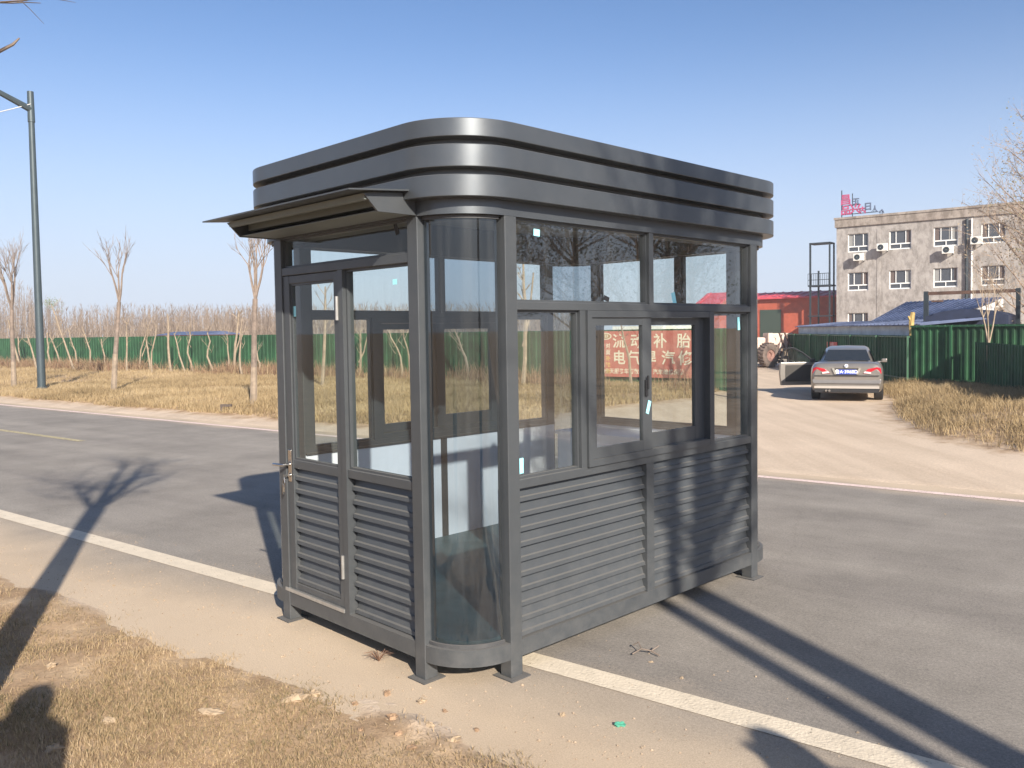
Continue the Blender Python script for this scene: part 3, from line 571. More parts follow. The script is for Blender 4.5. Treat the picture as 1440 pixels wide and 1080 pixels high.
for i, (pb, _, pt, H, kind) in enumerate(SAP):
    N = [23.6, 24.1, 22.9, 23.9, 24.3, 22.4, 23.3][i % 7]
    if i in (21,): N = 18.5
    x, y = ray_n(pb, N); lean = (pt-pb)/1193.6*y
    t = empty('sapling', (x, y, float(height(x, y))-.03), 0, DESC[kind] % WHERE[i], 'sapling', 'pale saplings along the green fence')
    r = random.uniform(.035,.06)*(1.25 if H > 2.8 else 1); a = MB(); bend = random.uniform(-.22,.22)
    zz = [0,.22,.45,.6,.8,1]; bow = [0,random.uniform(.3,.9),random.uniform(.7,1.2),random.uniform(.2,1),random.uniform(-.3,.5),0]
    a.tube([(lean*z+bend*b, random.uniform(-.03,.03), H*z) for z, b in zip(zz, bow)], [r*1.15,r,r*.9,r*.8,r*.7,r*.45], 6)
    if kind == 3: a.tube([(lean*.3, 0, H*.32),(lean*.3+.22, .05, H*.55),(lean*.3+.38,.05,H*.9)], [r*.7,r*.55,r*.35], 5)
    a.build('trunk', MBK1, t, True); c = MB()
    for k in range(8 if kind in (2,3) else 5):
        z = random.uniform(.5,1); an = random.uniform(0,6.28); spray(c, (lean*z, 0, H*z), (math.cos(an)*.8, math.sin(an)*.8, 1), random.uniform(.2,.65), r*.25, 1, 3, .4, .2, 3)
    c.build('crown', MBK1, t)
    if i == 5:
        lf = MB()
        for k in range(160):
            q = Vector((lean, 0, H))+Vector((random.gauss(0,.3), random.gauss(0,.3), random.gauss(0,.15))); u = Vector((random.gauss(0,1),random.gauss(0,1),random.gauss(0,1))).normalized()*.035; v = u.orthogonal().normalized()*.02; lf.add([q-u,q+v,q+u,q-v],[(0,1,2,3)])
        lf.build('leaves', mat('olive leaf', (.14,.19,.07), .7, var=.3), t)
# thin tree in front of the sunlit fence
forked_tree('bare_tree', 12.75, 23.3, -.1, 3.4, 1.25, 'slim pale bare tree in front of the right sunlit fence', r=.055, limbs=3, lime=0, ttw=2, mt=MBK1)
# tall sparse-leaved tree at the right edge
def leafy(name, x, y, H, cr, label, nb=26, leaves=2600, base=.15, lcol=None, group=None, seed=1, tr=.14):
    random.seed(seed); t = empty(name, (x, y, float(height(x, y))-.03), 0, label, 'tree', group)
    a = MB(); top = Vector((.2, .1, H*.86)); a.tube([(0,0,0),(.08,.03,H*.3),(.15,.05,H*.6),top], [tr,tr*.8,tr*.5,tr*.15], 8); a.build('trunk', MBK2, t, True)
    c = MB(); tips = []
    for k in range(nb):
        z = H*random.uniform(base, .85); an = random.uniform(0, 6.28); L = cr*(1-.55*((z/H)-.1))*random.uniform(.6,1.05)
        p0 = Vector((.15*z/H, .05, z)); pts, dd = limb(c, p0, (math.cos(an), math.sin(an), random.uniform(.5,1.1)), L, .035, .012, 4, .14, 4, .05)
        for q in pts[1:]:
            for _ in range(2):
                nd = (dd+Vector((random.gauss(0,.55), random.gauss(0,.55), random.gauss(.25,.4)))).normalized(); spray(c, q, nd, L*random.uniform(.25,.45), .009, 1, 4, .45, .2, 3); tips.append(q+nd*L*.3)
    c.build('crown', MBK3, t)
    if leaves:
        lf = MB()
        for k in range(leaves):
            b = random.choice(tips); q = b+Vector((random.gauss(0,.3), random.gauss(0,.3), random.gauss(0,.3))); u = Vector((random.gauss(0,1),random.gauss(0,1),random.gauss(0,1))).normalized()*random.uniform(.03,.06); v = u.orthogonal().normalized()*.03; lf.add([q-u,q+v,q+u,q-v],[(0,1,2,3)])
        lf.build('leaves', lcol, t)
    return t
ML1 = mat('dull olive leaf', (.16,.17,.09), .7, col2=(.26,.20,.13), scale=4); ML2 = mat('brown leaf', (.24,.17,.11), .7, col2=(.30,.24,.16), scale=4)
leafy('sparse_tree', 17.9, 27.2, 9.9, 3.3, 'tall twiggy tree with sparse dull leaves rising at the right picture edge', 40, 3800, .1, ML1, None, 3)
leafy('sparse_tree', 20.6, 34.0, 9.5, 3.8, 'dense brown twiggy tree before the right end of the grey building', 44, 3600, .08, ML2, None, 5)
leafy('sparse_tree', 16.4, 25.9, 3.6, 1.5, 'low twiggy bush tree just behind the right fence', 22, 500, .06, ML2, None, 9)
# trees across the road outside the frame, mirrored in the side glass
MLR = mat('dark olive leaf', (.10,.11,.055), .7, var=.3)
REF = [(20,3.5,8),(21,8.5,9),(24,3.5,9),(27,7,10),(24,10.8,7),(30,11,10),(33,4,10),(23,13.5,8)]
r0 = leafy('roadside_tree', REF[0][0], REF[0][1], 8.5, 2.4, 'twiggy roadside tree mirrored in the booth side glass', 34, 2500, .12, MLR, 'roadside trees mirrored in the booth glass', 21)
for i, (x, y, h) in enumerate(REF[1:]):
    r = r0.copy(); COL.objects.link(r); r.location = (x, y, float(height(x, y))); r.rotation_euler = (0,0,i*1.3+.5); r.scale = (h/8.5,)*3
    for ch in r0.children: c = ch.copy(); COL.objects.link(c); c.parent = r
random.seed(11)
# near tree left of frame: its shadow crosses the verge and road, one limb reaches the top left corner
def near_tree_left():
    t = empty('roadside_tree', (-2.9, 4.08, .05), 0, 'pruned bare tree whose limb tips poke into the top left corner of the sky', 'tree')
    a = MB(); a.tube([(0,0,-.1),(.01,0,1.2),(-.01,.01,2.4),(0,0,3.15)], [.13,.11,.10,.11], 10); a.build('trunk', MBK2, t, True)
    c = MB()
    for d, L, r in (((.15,.25,1),1.7,.055),((-.1,.15,1),1.9,.06),((-.55,.1,1),1.2,.04),((.5,.1,1.1),1.0,.03),((-.2,-.4,1),1.2,.035),((.1,.05,1),1.5,.045)):
        pts, dd = limb(c, (0,0,3.05), d, L, r, r*.45, 4, .09, 6, .03)
        for q in pts[2:]:
            for _ in range(5): nd = (dd+Vector((random.gauss(0,.7), random.gauss(0,.7), random.gauss(0,.35)))).normalized(); spray(c, q, nd, random.uniform(.3,.7), .008, 2, 3, .5, .1, 3)
    c.tube([(0,.0,3.2),(-.02,.35,3.42),(.045,.46,3.46),(.12,.50,3.475),(.175,.53,3.52),(.20,.55,3.56)], [.03,.016,.012,.010,.008,.004], 6)
    c.tube([(0,0,3.3),(-.15,.5,3.7),(-.02,.72,3.965),(.07,.80,3.965),(.17,.86,4.01),(.235,.90,4.06)], [.04,.034,.028,.022,.018,.006], 7)
    c.build('crown', MBK2, t)
near_tree_left()
def near_tree_right():
    t = empty('roadside_tree', (3.75, -.75, 0), 0, 'twin-stemmed bare tree behind the camera casting its shadow onto the booth', 'tree')
    a = MB(); a.tube([(.10,-.02,-.1),(.12,-.02,2),(.18,-.02,5),(.36,0,8.4)], [.16,.15,.13,.06], 10); a.tube([(-.2,0,-.1),(-.22,0,2),(-.20,0,5),(-.3,.05,7.6)], [.09,.085,.075,.04], 8); a.build('trunk', MBK2, t, True)
    c = MB()
    for k in range(52):
        z = random.uniform(4.6, 8.2); an = random.uniform(0,6.28); s = 1 if random.random() < .6 else -1
        pts, dd = limb(c, (.15*s+.03*(z-4), 0, z), (math.cos(an)*.6, math.sin(an)*.6, 1), random.uniform(.8,1.6), .034, .014, 4, .1, 4, .03)
        for q in pts[1:]: spray(c, q, (dd+Vector((random.gauss(0,.5),random.gauss(0,.5),.2))).normalized(), .5, .009, 1, 3, .4, .2, 3)
    for k in range(26):
        z = random.uniform(3.9, 6.0); an = random.uniform(-.9, 1.0) if k % 3 else random.uniform(2.2, 4.0)
        pts, dd = limb(c, (.14, 0, z), (math.cos(an)*.9, math.sin(an)*.5, .8), random.uniform(.7,1.5), .03, .012, 4, .12, 4, .02)
        for q in pts[1:]: spray(c, q, (dd+Vector((random.gauss(0,.6),random.gauss(0,.6),.1))).normalized(), .55, .013, 2, 3, .5, .15, 3)
    c.build('crown', MBK2, t)
near_tree_right()

# ---------------------------------------------------------------- far woodland (uncountable)
def woodland():
    V = []; Fc = []; tone = []
    cnt = 0
    def tri_stem(p, q, r):
        nonlocal cnt
        d = q-p; s = np.cross(d, (0,0,1.)); l = np.linalg.norm(s); s = np.array((1.,0,0)) if l < 1e-6 else s/l; u = np.cross(s, d/np.linalg.norm(d))
        V.extend([p+s*r, p-s*r*.5+u*r*.87, p-s*r*.5-u*r*.87, q]); Fc.extend([(cnt,cnt+1,cnt+3),(cnt+1,cnt+2,cnt+3),(cnt+2,cnt,cnt+3)]); cnt += 4
    for i in range(8000):
        e = rng.uniform(-150, 26); n = 40+60*rng.random()**.8
        x, y = en(e, n)
        if x/max(y, 1) > .07: continue
        if y < 20: continue
        dist = math.hypot(x, y); H = (2+ (.032+.006*fbm(np.array(e*.05), np.array(1.))-.0)*dist)*rng.uniform(.5,1.05)
        H *= 1+ .55*max(0, 1-abs((x/y)+.6)/.06)
        p = np.array((x, y, 0.)); top = p+np.array((rng.normal(0,.4), rng.normal(0,.4), H)); tn = rng.random()
        k0 = len(Fc); tri_stem(p, top, .06)
        for k in range(11):
            z = rng.uniform(.25,.95); b = p+(top-p)*z; an = rng.uniform(0,6.28); L = (1-z*.6)*rng.uniform(.6,1.6)
            tri_stem(b, b+np.array((math.cos(an)*L*.55, math.sin(an)*L*.55, L)), .026)
        tone += [tn]*(len(Fc)-k0)
    me = bpy.data.meshes.new('woodland'); me.from_pydata([tuple(v) for v in V], [], Fc)
    at = me.attributes.new('tone', 'FLOAT', 'FACE'); at.data.foreach_set('value', np.array(tone, np.float32)); me.materials.append(blade_mat('bare wood', [(.16,.12,.095),(.23,.18,.14),(.30,.24,.19)], .9, .1))
    o = bpy.data.objects.new('woodland', me); COL.objects.link(o); tag(o, 'hazy brown mass of bare trees beyond the green fence', 'woodland', kind='stuff')
woodland()

# ---------------------------------------------------------------- grass
def blades(name, XY, hmin, hmax, wd, m, label, segs=1, lean=.5, tone=None):
    n = len(XY); X = XY[:,0]; Y = XY[:,1]; Z = height(X, Y)-.01; h = rng.uniform(hmin, hmax, n)*(.35+1.35*fbm(X*1.9+4, Y*1.9)); a = rng.uniform(0, 2*np.pi, n); la = rng.uniform(0, 2*np.pi, n); ll = np.abs(rng.normal(0, lean, n))*h
    dx = np.cos(a)*wd*rng.uniform(.6,1.3,n); dy = np.sin(a)*wd; 
    b0 = np.stack([X-dx, Y-dy, Z], -1); b1 = np.stack([X+dx, Y+dy, Z], -1); m0 = np.stack([X-dx*.7+np.cos(la)*ll*.35, Y-dy*.7+np.sin(la)*ll*.35, Z+h*.55], -1); m1 = m0+np.stack([dx*1.4, dy*1.4, 0*dx], -1)
    t = np.stack([X+np.cos(la)*ll, Y+np.sin(la)*ll, Z+h], -1)
    V = np.stack([b0,b1,m1,m0,t], 1).reshape(-1, 3); i = np.arange(n)*5
    loops = np.stack([i,i+1,i+2,i+3, i+3,i+2,i+4], -1).ravel().astype(np.int32)
    ls = np.stack([np.arange(n)*7, np.arange(n)*7+4], -1).ravel().astype(np.int32); lt = np.tile([4,3], n).astype(np.int32)
    me = bpy.data.meshes.new(name); me.vertices.add(len(V)); me.vertices.foreach_set('co', V.ravel()); me.loops.add(len(loops)); me.loops.foreach_set('vertex_index', loops)
    me.polygons.add(2*n); me.polygons.foreach_set('loop_start', ls); me.polygons.foreach_set('loop_total', lt); me.update(calc_edges=True)
    tn = rng.random(n) if tone is None else tone; at = me.attributes.new('tone', 'FLOAT', 'FACE'); at.data.foreach_set('value', np.repeat(tn, 2).astype(np.float32)); me.materials.append(m)
    o = bpy.data.objects.new(name, me); COL.objects.link(o); tag(o, label, 'grass', kind='stuff'); return o
GB = blade_mat('short dry turf', [(.17,.15,.08),(.35,.255,.145),(.47,.35,.215),(.54,.42,.285)])
N1 = 420000; E = rng.uniform(-9.5, -1.2, N1); NN = rng.uniform(-1.2, 3.25, N1); X = .8*E+.6*NN; Y = -.6*E+.8*NN
edge = 3.08+.7*(fbm(E*1.3, E*0+2)-.5)+.55*(fbm(E*5, NN*5)-.5)
dens = fbm(X*1.4, Y*1.4); k = (NN < edge) & (Y > 2.9) & (np.abs(X/np.maximum(Y,.1)) < .75) & (rng.random(N1) < np.clip((dens-.22)*4.5, .06, 1)*np.clip((edge-NN)*2.0, .05, 1))
# bare earth patches toward the lower middle
k &= ~((rng.random(N1) < .75) & (np.hypot((X+.55)/.45, (Y-4.35)/.30) < 1))
tone = np.clip(.55+.9*(fbm(X*.9+9, Y*.9)-.5)+rng.normal(0,.18,N1), 0, 1)
blades('turf', np.stack([X,Y],-1)[k], .015, .048, .0024, GB, 'short dry straw coloured grass on the verge in the foreground', lean=.7, tone=tone[k])
GB2 = blade_mat('tall dry grass', [(.14,.115,.06),(.31,.225,.125),(.43,.32,.18),(.50,.39,.24)])
N2 = 380000; E = rng.uniform(-75, -8, N2); E = np.where(rng.random(N2) < .6, rng.uniform(-34,-8,N2), E); NN = 11.7+13.2*rng.random(N2)
X = .8*E+.6*NN; Y = -.6*E+.8*NN; s = -sdf(X, Y); dens = fbm(X*.8, Y*.8)
k = (s > .15) & (NN > 12.0+.5*fbm(E*.7, E*0)) & (np.abs(X/Y) < .66) & (rng.random(N2) < np.clip((dens-.2)*4, .15, 1))
tone = np.clip(.6+1.1*(fbm(X*.5+3, Y*.5)-.5)+rng.normal(0,.15,N2), 0, 1)
blades('dry_grass', np.stack([X,Y],-1)[k], .04, .19, .008, GB2, 'pale dry grass between the far road edge and the green fence', lean=.6, tone=tone[k])
N3 = 220000; X = rng.uniform(6.8, 17, N3); Y = rng.uniform(9, 27, N3); s = -sdf(X, Y); NN = .6*X+.8*Y; dens = fbm(X*.9, Y*.9)
k = (s > .05) & (NN > 12.6) & (X/Y < .70) & (rng.random(N3) < np.clip((dens-.2)*4, .2, 1)*np.clip(s*2.2, .12, 1)) & ~((X > 12.4+(27-Y)*.3))
tone = np.clip(.55+1.1*(fbm(X*.6+3, Y*.6)-.5)+rng.normal(0,.16,N3), 0, 1)
blades('dry_grass', np.stack([X,Y],-1)[k], .05, .21, .0055, GB2, 'tangled yellow dry grass on the mound at the right before the fence', lean=.7, tone=tone[k])
N4 = 16000; E = rng.uniform(-60,-9,N4); NN = rng.uniform(22.3,24.8,N4); X = .8*E+.6*NN; Y = -.6*E+.8*NN; k = (-sdf(X,Y) > .3) & (rng.random(N4) < np.clip((fbm(X*.3,Y*.3)-.35)*5, 0, 1)) & (np.abs(X/Y) < .66)
GB3 = blade_mat('red brown weeds', [(.22,.13,.09),(.32,.21,.13),(.40,.30,.18)])
blades('weeds', np.stack([X,Y],-1)[k], .3, .7, .012, GB3, 'taller reddish brown weeds at the foot of the green fence', lean=.5)
# stones, lumps, litter
MST = mat('pale stone', (.34,.255,.17), .95, var=.2, scale=8, bump=.5, bscale=20)
MCLOD = mat('reddish soil', (.30,.195,.12), .95, var=.3, scale=14, bump=.6, bscale=40)
def stone(x, y, sx, sy, sz, rz, label, cat='stone', name='stone', m=MST, grp=None):
    mb = MB(); n = 10; vs = []; fs = []
    for i in range(7):
        th = math.pi*i/6
        for k_ in range(n):
            a = 2*math.pi*k_/n; r = .7+random.uniform(-.28,.28); vs.append((sx*r*math.sin(th)*math.cos(a), sy*r*math.sin(th)*math.sin(a), sz*r*math.cos(th)))
    for i in range(6):
        for k_ in range(n): k2 = (k_+1) % n; fs.append((i*n+k_, (i+1)*n+k_, (i+1)*n+k2, i*n+k2))
    mb.add(vs, fs); o = mb.build(name, m); o.location = (x, y, max(float(height(x, y)), 0)+sz*.3); o.rotation_euler = (0,0,rz); return tag(o, label, cat, grp)
stone(-1.68, 4.36, .10, .04, .03, -.3, 'long flat pale stone lying in the grass left of centre')
stone(-2.18, 4.30, .05, .035, .025, .4, 'small pale stone left of the long flat one in the grass')
stone(-1.28, 4.50, .09, .045, .035, .7, 'pale lump of earth at the grass edge near the booth foot')
stone(-1.20, 4.62, .05, .035, .03, 0.2, 'smaller pale lump touching the grass edge near the booth foot')
stone(-2.30, 4.00, .06, .04, .03, .2, 'pale stone low in the grass near the bottom left')
stone(-2.9, 5.05, .045, .03, .025, .8, 'pale stone beside the tree trunk shadow at the left edge')
stone(-.38, 4.05, .045, .035, .022, .4, 'rounded clod of earth at the bottom middle verge')
stone(-.52, 4.22, .03, .035, .02, 1.4, 'broken clod of earth left of the rounded one')
stone(-.60, 4.52, .04, .03, .02, .9, 'flat clod of reddish earth at the head of the crumbling verge')
for i, (x, y, q) in enumerate(((-.72,4.30,.05),(-.66,4.12,.04),(-.80,4.62,.05),(-.46,4.40,.03),(-.95,4.50,.035),(-.58,3.98,.045),(-.28,4.18,.03),(-.86,4.18,.03))):
    stone(x, y, q*.8, q*.6, q*.4, i*.8, ['reddish clod between the flat one and the broken one','reddish clod low on the crumbling verge','crumbly reddish clod nearest the booth foot','small crumb of earth on the sand side of the clods','small crumb at the turf side of the clods','reddish clod at the bottom picture edge','little crumb right of the rounded clod','little crumb in the turf beside the clods'][i], 'clod', 'earth_clod', MCLOD)
stone(.16, 4.33, .025, .02, .015, .5, 'little white pebble on the sandy shoulder')
stone(.44, 4.21, .04, .028, .018, 0, 'crumpled green plastic scrap on the sandy shoulder', 'litter', 'plastic_scrap', mat('green plastic', (.08,.32,.22), .4))
for i, (x, y) in enumerate(((.72,5.02),(.86,4.78),(-3.7,6.9),(-3.35,6.75),(-2.3,8.2),(4.4,8.9))):
    stone(x, y, .02, .014, .008, i, ['pale chip on the asphalt beside the twig','pale chip on the asphalt nearer the white line','white chip on the asphalt left of the booth','second white chip on the asphalt left of the booth','pale chip on the asphalt below the awning shadow','white chip on the asphalt right of the booth'][i], 'stone', 'stone_chip')
mb = MB()
mb.tube([(0,0,.01),(.06,.03,.03),(.12,.02,.02),(.16,-.03,.01)], .005, 5); mb.tube([(.06,.03,.03),(.05,.09,.05),(.02,.12,.02)], .004, 5); mb.tube([(.12,.02,.02),(.17,.05,.04)], .004, 5)
o = mb.build('twig', MBK2); o.location = (.62,5.12,.004); tag(o, 'small curled broken twig on the asphalt beside the booth', 'twig')
wd = MB()
for k_ in range(26):
    a = random.uniform(0,6.28); L = random.uniform(.03,.08); wd.tube([(0,0,0),(math.cos(a)*L*.6,math.sin(a)*L*.6,L*.8),(math.cos(a)*L*1.3,math.sin(a)*L*1.3,L*.7)], [.003,.002,.001], 3)
o = wd.build('weed_tuft', GB3); o.location = (-.93,5.1,0); tag(o, 'tiny dry weed tuft alone on the sandy shoulder before the booth', 'weed')
gv = MB()
for k_ in range(2600):
    e_ = random.uniform(-9, 1.5); n_ = random.gauss(3.35, .28) if random.random() < .7 else random.uniform(2.6, 4.6); x, y = en(e_, n_)
    if y < 2.8: continue
    r_ = abs(random.gauss(.0015, .0025))+.0012; z_ = max(float(height(x, y)), 0)+r_*.3
    vs = [(x+r_*random.uniform(.6,1.4), y, z_), (x, y+r_*random.uniform(.6,1.4), z_), (x-r_*random.uniform(.6,1.4), y, z_), (x, y-r_*random.uniform(.6,1.4), z_), (x, y, z_+r_*.9), (x, y, z_-r_)]
    gv.add(vs, [(0,1,4),(1,2,4),(2,3,4),(3,0,4),(1,0,5),(2,1,5),(3,2,5),(0,3,5)])
tag(gv.build('gravel', mat('grit', (.33,.25,.175), .95, var=.4, scale=30)), 'fine scattered grit and pebbles along the sandy road shoulder', 'gravel', kind='stuff')
# marker post by the far road edge
mb = MB(); mb.box(-.03,.03,-.03,.03,0,.27); mb.box(.03,.25,-.03,.03,.21,.27); o = mb.build('marker_post', mat('rusty dark iron', (.08,.06,.05), .7)); o.location = (*ray_n(310, 12.4), 0); tag(o, 'low dark bent iron post at the far road edge left of the booth', 'post')

# ---------------------------------------------------------------- lamp post
MLP = mat('blue grey lamp paint', (.055,.075,.085), .45, .2, var=.1, scale=2)
lp = empty('street_lamp', (-16.9, 29.5, 0), 0, 'tall blue grey street lamp post with a side arm leaving the left picture edge', 'street lamp')
mb = MB(); mb.tube([(0,0,0),(0,0,9.4),(0,0,9.41),(0,0,10.45)], [.135,.095,.115,.10], 12); mb.build('pole', MLP, lp, True)
mb = MB(); mb.box(-.22,.22,-.22,.22,0,.03); mb.tube([(0,0,.03),(0,0,.3)], [.19,.165], 12); mb.build('base_plate', MLP, lp)
mb = MB(); mb.tube([(-.02,-.02,9.85),(-.8,-1.07,10.35),(-1.5,-2.0,10.6)], [.12,.085,.06], 8); ar = mb.build('arm', MLP, lp, True)
mb = MB(); mb.tube([(-1.45,-1.93,10.58),(-1.62,-2.16,10.6),(-2.0,-2.67,10.62)], [.09,.16,.1], 8); mb.build('lamp_head', MLP, ar, True)
mb = MB(); mb.tube([(.05,-.1,10.0),(-.35,-.47,9.75),(-.8,-1.1,9.4),(-1.3,-1.8,9.35)], .018, 5); mb.build('cable', mat('pale cable', (.5,.5,.5), .6), ar)

# ---------------------------------------------------------------- grey building
def wallmat(name, c1, c2, stain):
    m = mat(name, c1, .95, col2=c2, scale=.45); t = m.node_tree; b = t.nodes['Principled BSDF']; L = t.links.new
    src = b.inputs['Base Color'].links[0].from_socket; tc = t.nodes.new('ShaderNodeTexCoord'); mp = t.nodes.new('ShaderNodeMapping'); mp.inputs['Scale'].default_value = (1.6,1.6,.8); L(tc.outputs['Object'], mp.inputs[0])
    n = t.nodes.new('ShaderNodeTexNoise'); n.inputs['Scale'].default_value = 1.3; n.inputs['Detail'].default_value = 10; n.inputs['Roughness'].default_value = .75; L(mp.outputs[0], n.inputs['Vector'])
    r = t.nodes.new('ShaderNodeValToRGB'); r.color_ramp.elements[0].position = .42; r.color_ramp.elements[0].color = (*stain, 1); r.color_ramp.elements[1].position = .56; r.color_ramp.elements[1].color = (1,1,1,1); L(n.outputs['Fac'], r.inputs[0])
    mu = t.nodes.new('ShaderNodeMix'); mu.data_type = 'RGBA'; mu.blend_type = 'MULTIPLY'; mu.inputs['Factor'].default_value = .8; L(src, mu.inputs['A']); L(r.outputs[0], mu.inputs['B']); L(mu.outputs['Result'], b.inputs['Base Color']); return m
MCON = wallmat('weathered render', (.33,.30,.275), (.43,.40,.375), (.55,.54,.53)); MBAND = wallmat('stained parapet', (.30,.25,.215), (.38,.335,.29), (.5,.48,.46))
MWF = mat('white window frame', (.78,.78,.76), .5); MWG = mat('dim window glass', (.06,.065,.075), .15, spec=.8); MCUR = mat('brown curtain', (.12,.09,.08), .9)
MCUR2 = mat('grey curtain', (.26,.26,.25), .9); MAC = mat('white unit casing', (.70,.68,.63), .6); MDK = mat('dark steel', (.02,.03,.038), .6, var=.2)
B = empty('grey_building', (27.0, 74.0, 0), RA, 'weathered grey three storey building with white framed windows', 'building')
BW = 34
cols = [(.95,2.66),(4.33,6.06),(7.74,9.53),(11.2,12.9),(14.7,16.4),(18.2,19.9),(21.7,23.4),(25.2,26.9)]; rows = [(1.75,3.15,0),(5.05,6.62,1),(8.35,9.92,2)]
wl = MB(); xs = [0]
for c in cols: xs += list(c)
xs.append(BW); zs = [0]
for z0, z1, _ in rows: zs += [z0, z1]
zs.append(10.55)
for i in range(len(xs)-1):
    for j in range(len(zs)-1):
        if i % 2 == 1 and j % 2 == 1:
            x0, x1, z0, z1 = xs[i], xs[i+1], zs[j], zs[j+1]
            for q in ([(x0,0,z0),(x1,0,z0),(x1,.25,z0),(x0,.25,z0)],[(x0,0,z1),(x0,.25,z1),(x1,.25,z1),(x1,0,z1)],[(x0,0,z0),(x0,.25,z0),(x0,.25,z1),(x0,0,z1)],[(x1,0,z0),(x1,0,z1),(x1,.25,z1),(x1,.25,z0)]): wl.add(q, [(0,1,2,3)])
            continue
        wl.add([(xs[i],0,zs[j]),(xs[i+1],0,zs[j]),(xs[i+1],0,zs[j+1]),(xs[i],0,zs[j+1])], [(0,1,2,3)])
wl.add([(0,0,0),(0,12,0),(0,12,10.55),(0,0,10.55)], [(0,1,2,3)]); wl.add([(BW,0,0),(BW,12,0),(BW,12,10.55),(BW,0,10.55)], [(3,2,1,0)]); wl.add([(0,12,0),(BW,12,0),(BW,12,10.55),(0,12,10.55)], [(3,2,1,0)])
wl.add([(0,0,10.5),(BW,0,10.5),(BW,12,10.5),(0,12,10.5)], [(0,1,2,3)])
for x in (3.5, 10.6): wl.box(x-.14, x+.14, -.03, .02, 0, 10.2)
wl.build('wall', MCON, B)
pa = MB(); pa.box(-.12, BW+.12, -.14, .12, 10.55, 11.35); pa.box(-.12, .12, .12, 12, 10.55, 11.35); pa.box(-.18, BW+.18, -.2, -.14, 11.2, 11.38); pa.build('parapet', MBAND, B)
for c0, c1 in cols:
    for z0, z1, r in rows:
        W_ = c1-c0; f = MB(); t_ = .07; zm = z0+.42
        for q in ((c0,c0+t_,z0,z1),(c1-t_,c1,z0,z1),(c0+t_,c1-t_,z0,z0+t_*1.3),(c0+t_,c1-t_,z1-t_*.6,z1),(c0+t_,c1-t_,zm,zm+.1),(c0+W_*.28,c0+W_*.28+.05,zm+.1,z1-.05),(c0+W_*.72,c0+W_*.72+.05,zm+.1,z1-.05),(c0+W_*.49,c0+W_*.49+.06,z0+.09,zm)): f.box(q[0],q[1],.10,.16,q[2],q[3])
        fw = f.build('window', MWF, B); g = MB(); g.box(c0+.02,c1-.02,.175,.185,z0+.02,z1-.02); g.build('pane', MWG, fw)
        cu = MB(); 
        if random.random() < .8: cu = MB(); cu.box(c0+.1, c0+W_*random.uniform(.15,.28), .165, .172, zm+.1, z1-.05); cu.build('curtain', MCUR if random.random() < .6 else MCUR2, fw)
        if random.random() < .8: cu = MB(); cu.box(c1-W_*random.uniform(.15,.4), c1-.1, .165, .172, zm+.1, z1-.05); cu.build('curtain', MCUR if random.random() < .6 else MCUR2, fw)
        
pp = MB(); pp.tube([(10.2,-.12,3.4),(10.2,-.12,10.4)], .11, 8); pp.build('downpipe', MDK, B, True); pp = MB(); pp.tube([(10.55,-.12,3.4),(10.55,-.12,10.4)], .06, 8); pp.build('downpipe', MWF, B, True)
def ac(x, z, label):
    t = empty('air_conditioner', (*[v for v in (B.matrix_basis @ Vector((x,-.5,z)))[:2]], z) if False else ((Matrix.Rotation(RA,4,'Z') @ Vector((x,-.5,0))).x+27, (Matrix.Rotation(RA,4,'Z') @ Vector((x,-.5,0))).y+74, z), RA, label, 'air conditioner', 'air conditioner units on the grey building')
    b = MB(); b.box(-.42,.42,-.16,.16,0,.62); b.build('casing', MAC, t, bevel=.02); g = MB(); g.lathe([(.02,0),(.10,.012),(.23,.012),(.24,0)], 20, Matrix.Translation((-.1,-.162,.31)) @ Matrix.Rotation(math.pi/2,4,'X')); g.build('fan_grille', MDK, t)
    k_ = MB(); k_.box(-.35,-.31,-.16,.49,-.05,-.001); k_.box(.31,.35,-.16,.49,-.05,-.001); k_.build('bracket', MDK, t)
for x, z, l in ((2.0,7.55,'white air conditioner box under the first top floor window'),(3.9,8.25,'white air conditioner box left of the second top floor window'),(8.9,7.7,'white air conditioner box under the third top floor window'),(10.95,8.3,'white air conditioner box beside the pipes on the top floor'),(12.4,3.3,'white air conditioner box low behind the bare tree')): ac(x, z, l)
# roof sign letters, seen from the side and behind
SG = empty('roof_sign', (27.0+.8*.35, 74.0-.6*.35, 11.4), RA, 'red steel roof sign characters on the grey building left corner', 'sign')
MRS = mat('red sign metal', (.40,.07,.16), .6, var=.2); MBL = mat('blue grey sign metal', (.10,.13,.2), .6)
sf = MB(); sf.tube([(0,.3,0),(0,.3,2.35)], .05, 5); sf.tube([(.9,.3,0),(.9,.3,2.0)], .04, 5); sf.tube([(0,.3,.25),(2.9,.3,.25)], .035, 5); sf.tube([(0,.3,1.0),(1.6,.3,1.0)], .035, 5); sf.build('sign_frame', MDK, SG)
for ch, x, z, s_, m_ in (('昌',.35,1.45,.95,MRS),('品',.35,.55,.85,MRS),('兴',1.15,.6,.95,MRS),('正',1.2,1.25,.6,MBL),('内',1.75,.45,.6,MRS),('日',2.2,.72,.7,MBL),('人',2.75,.45,.6,MBL),('心',3.3,.2,.4,MBL)):
    text_obj(ch, s_, m_, SG, (x, .25, z), RX, 'character', .07, .02, sx=-1)
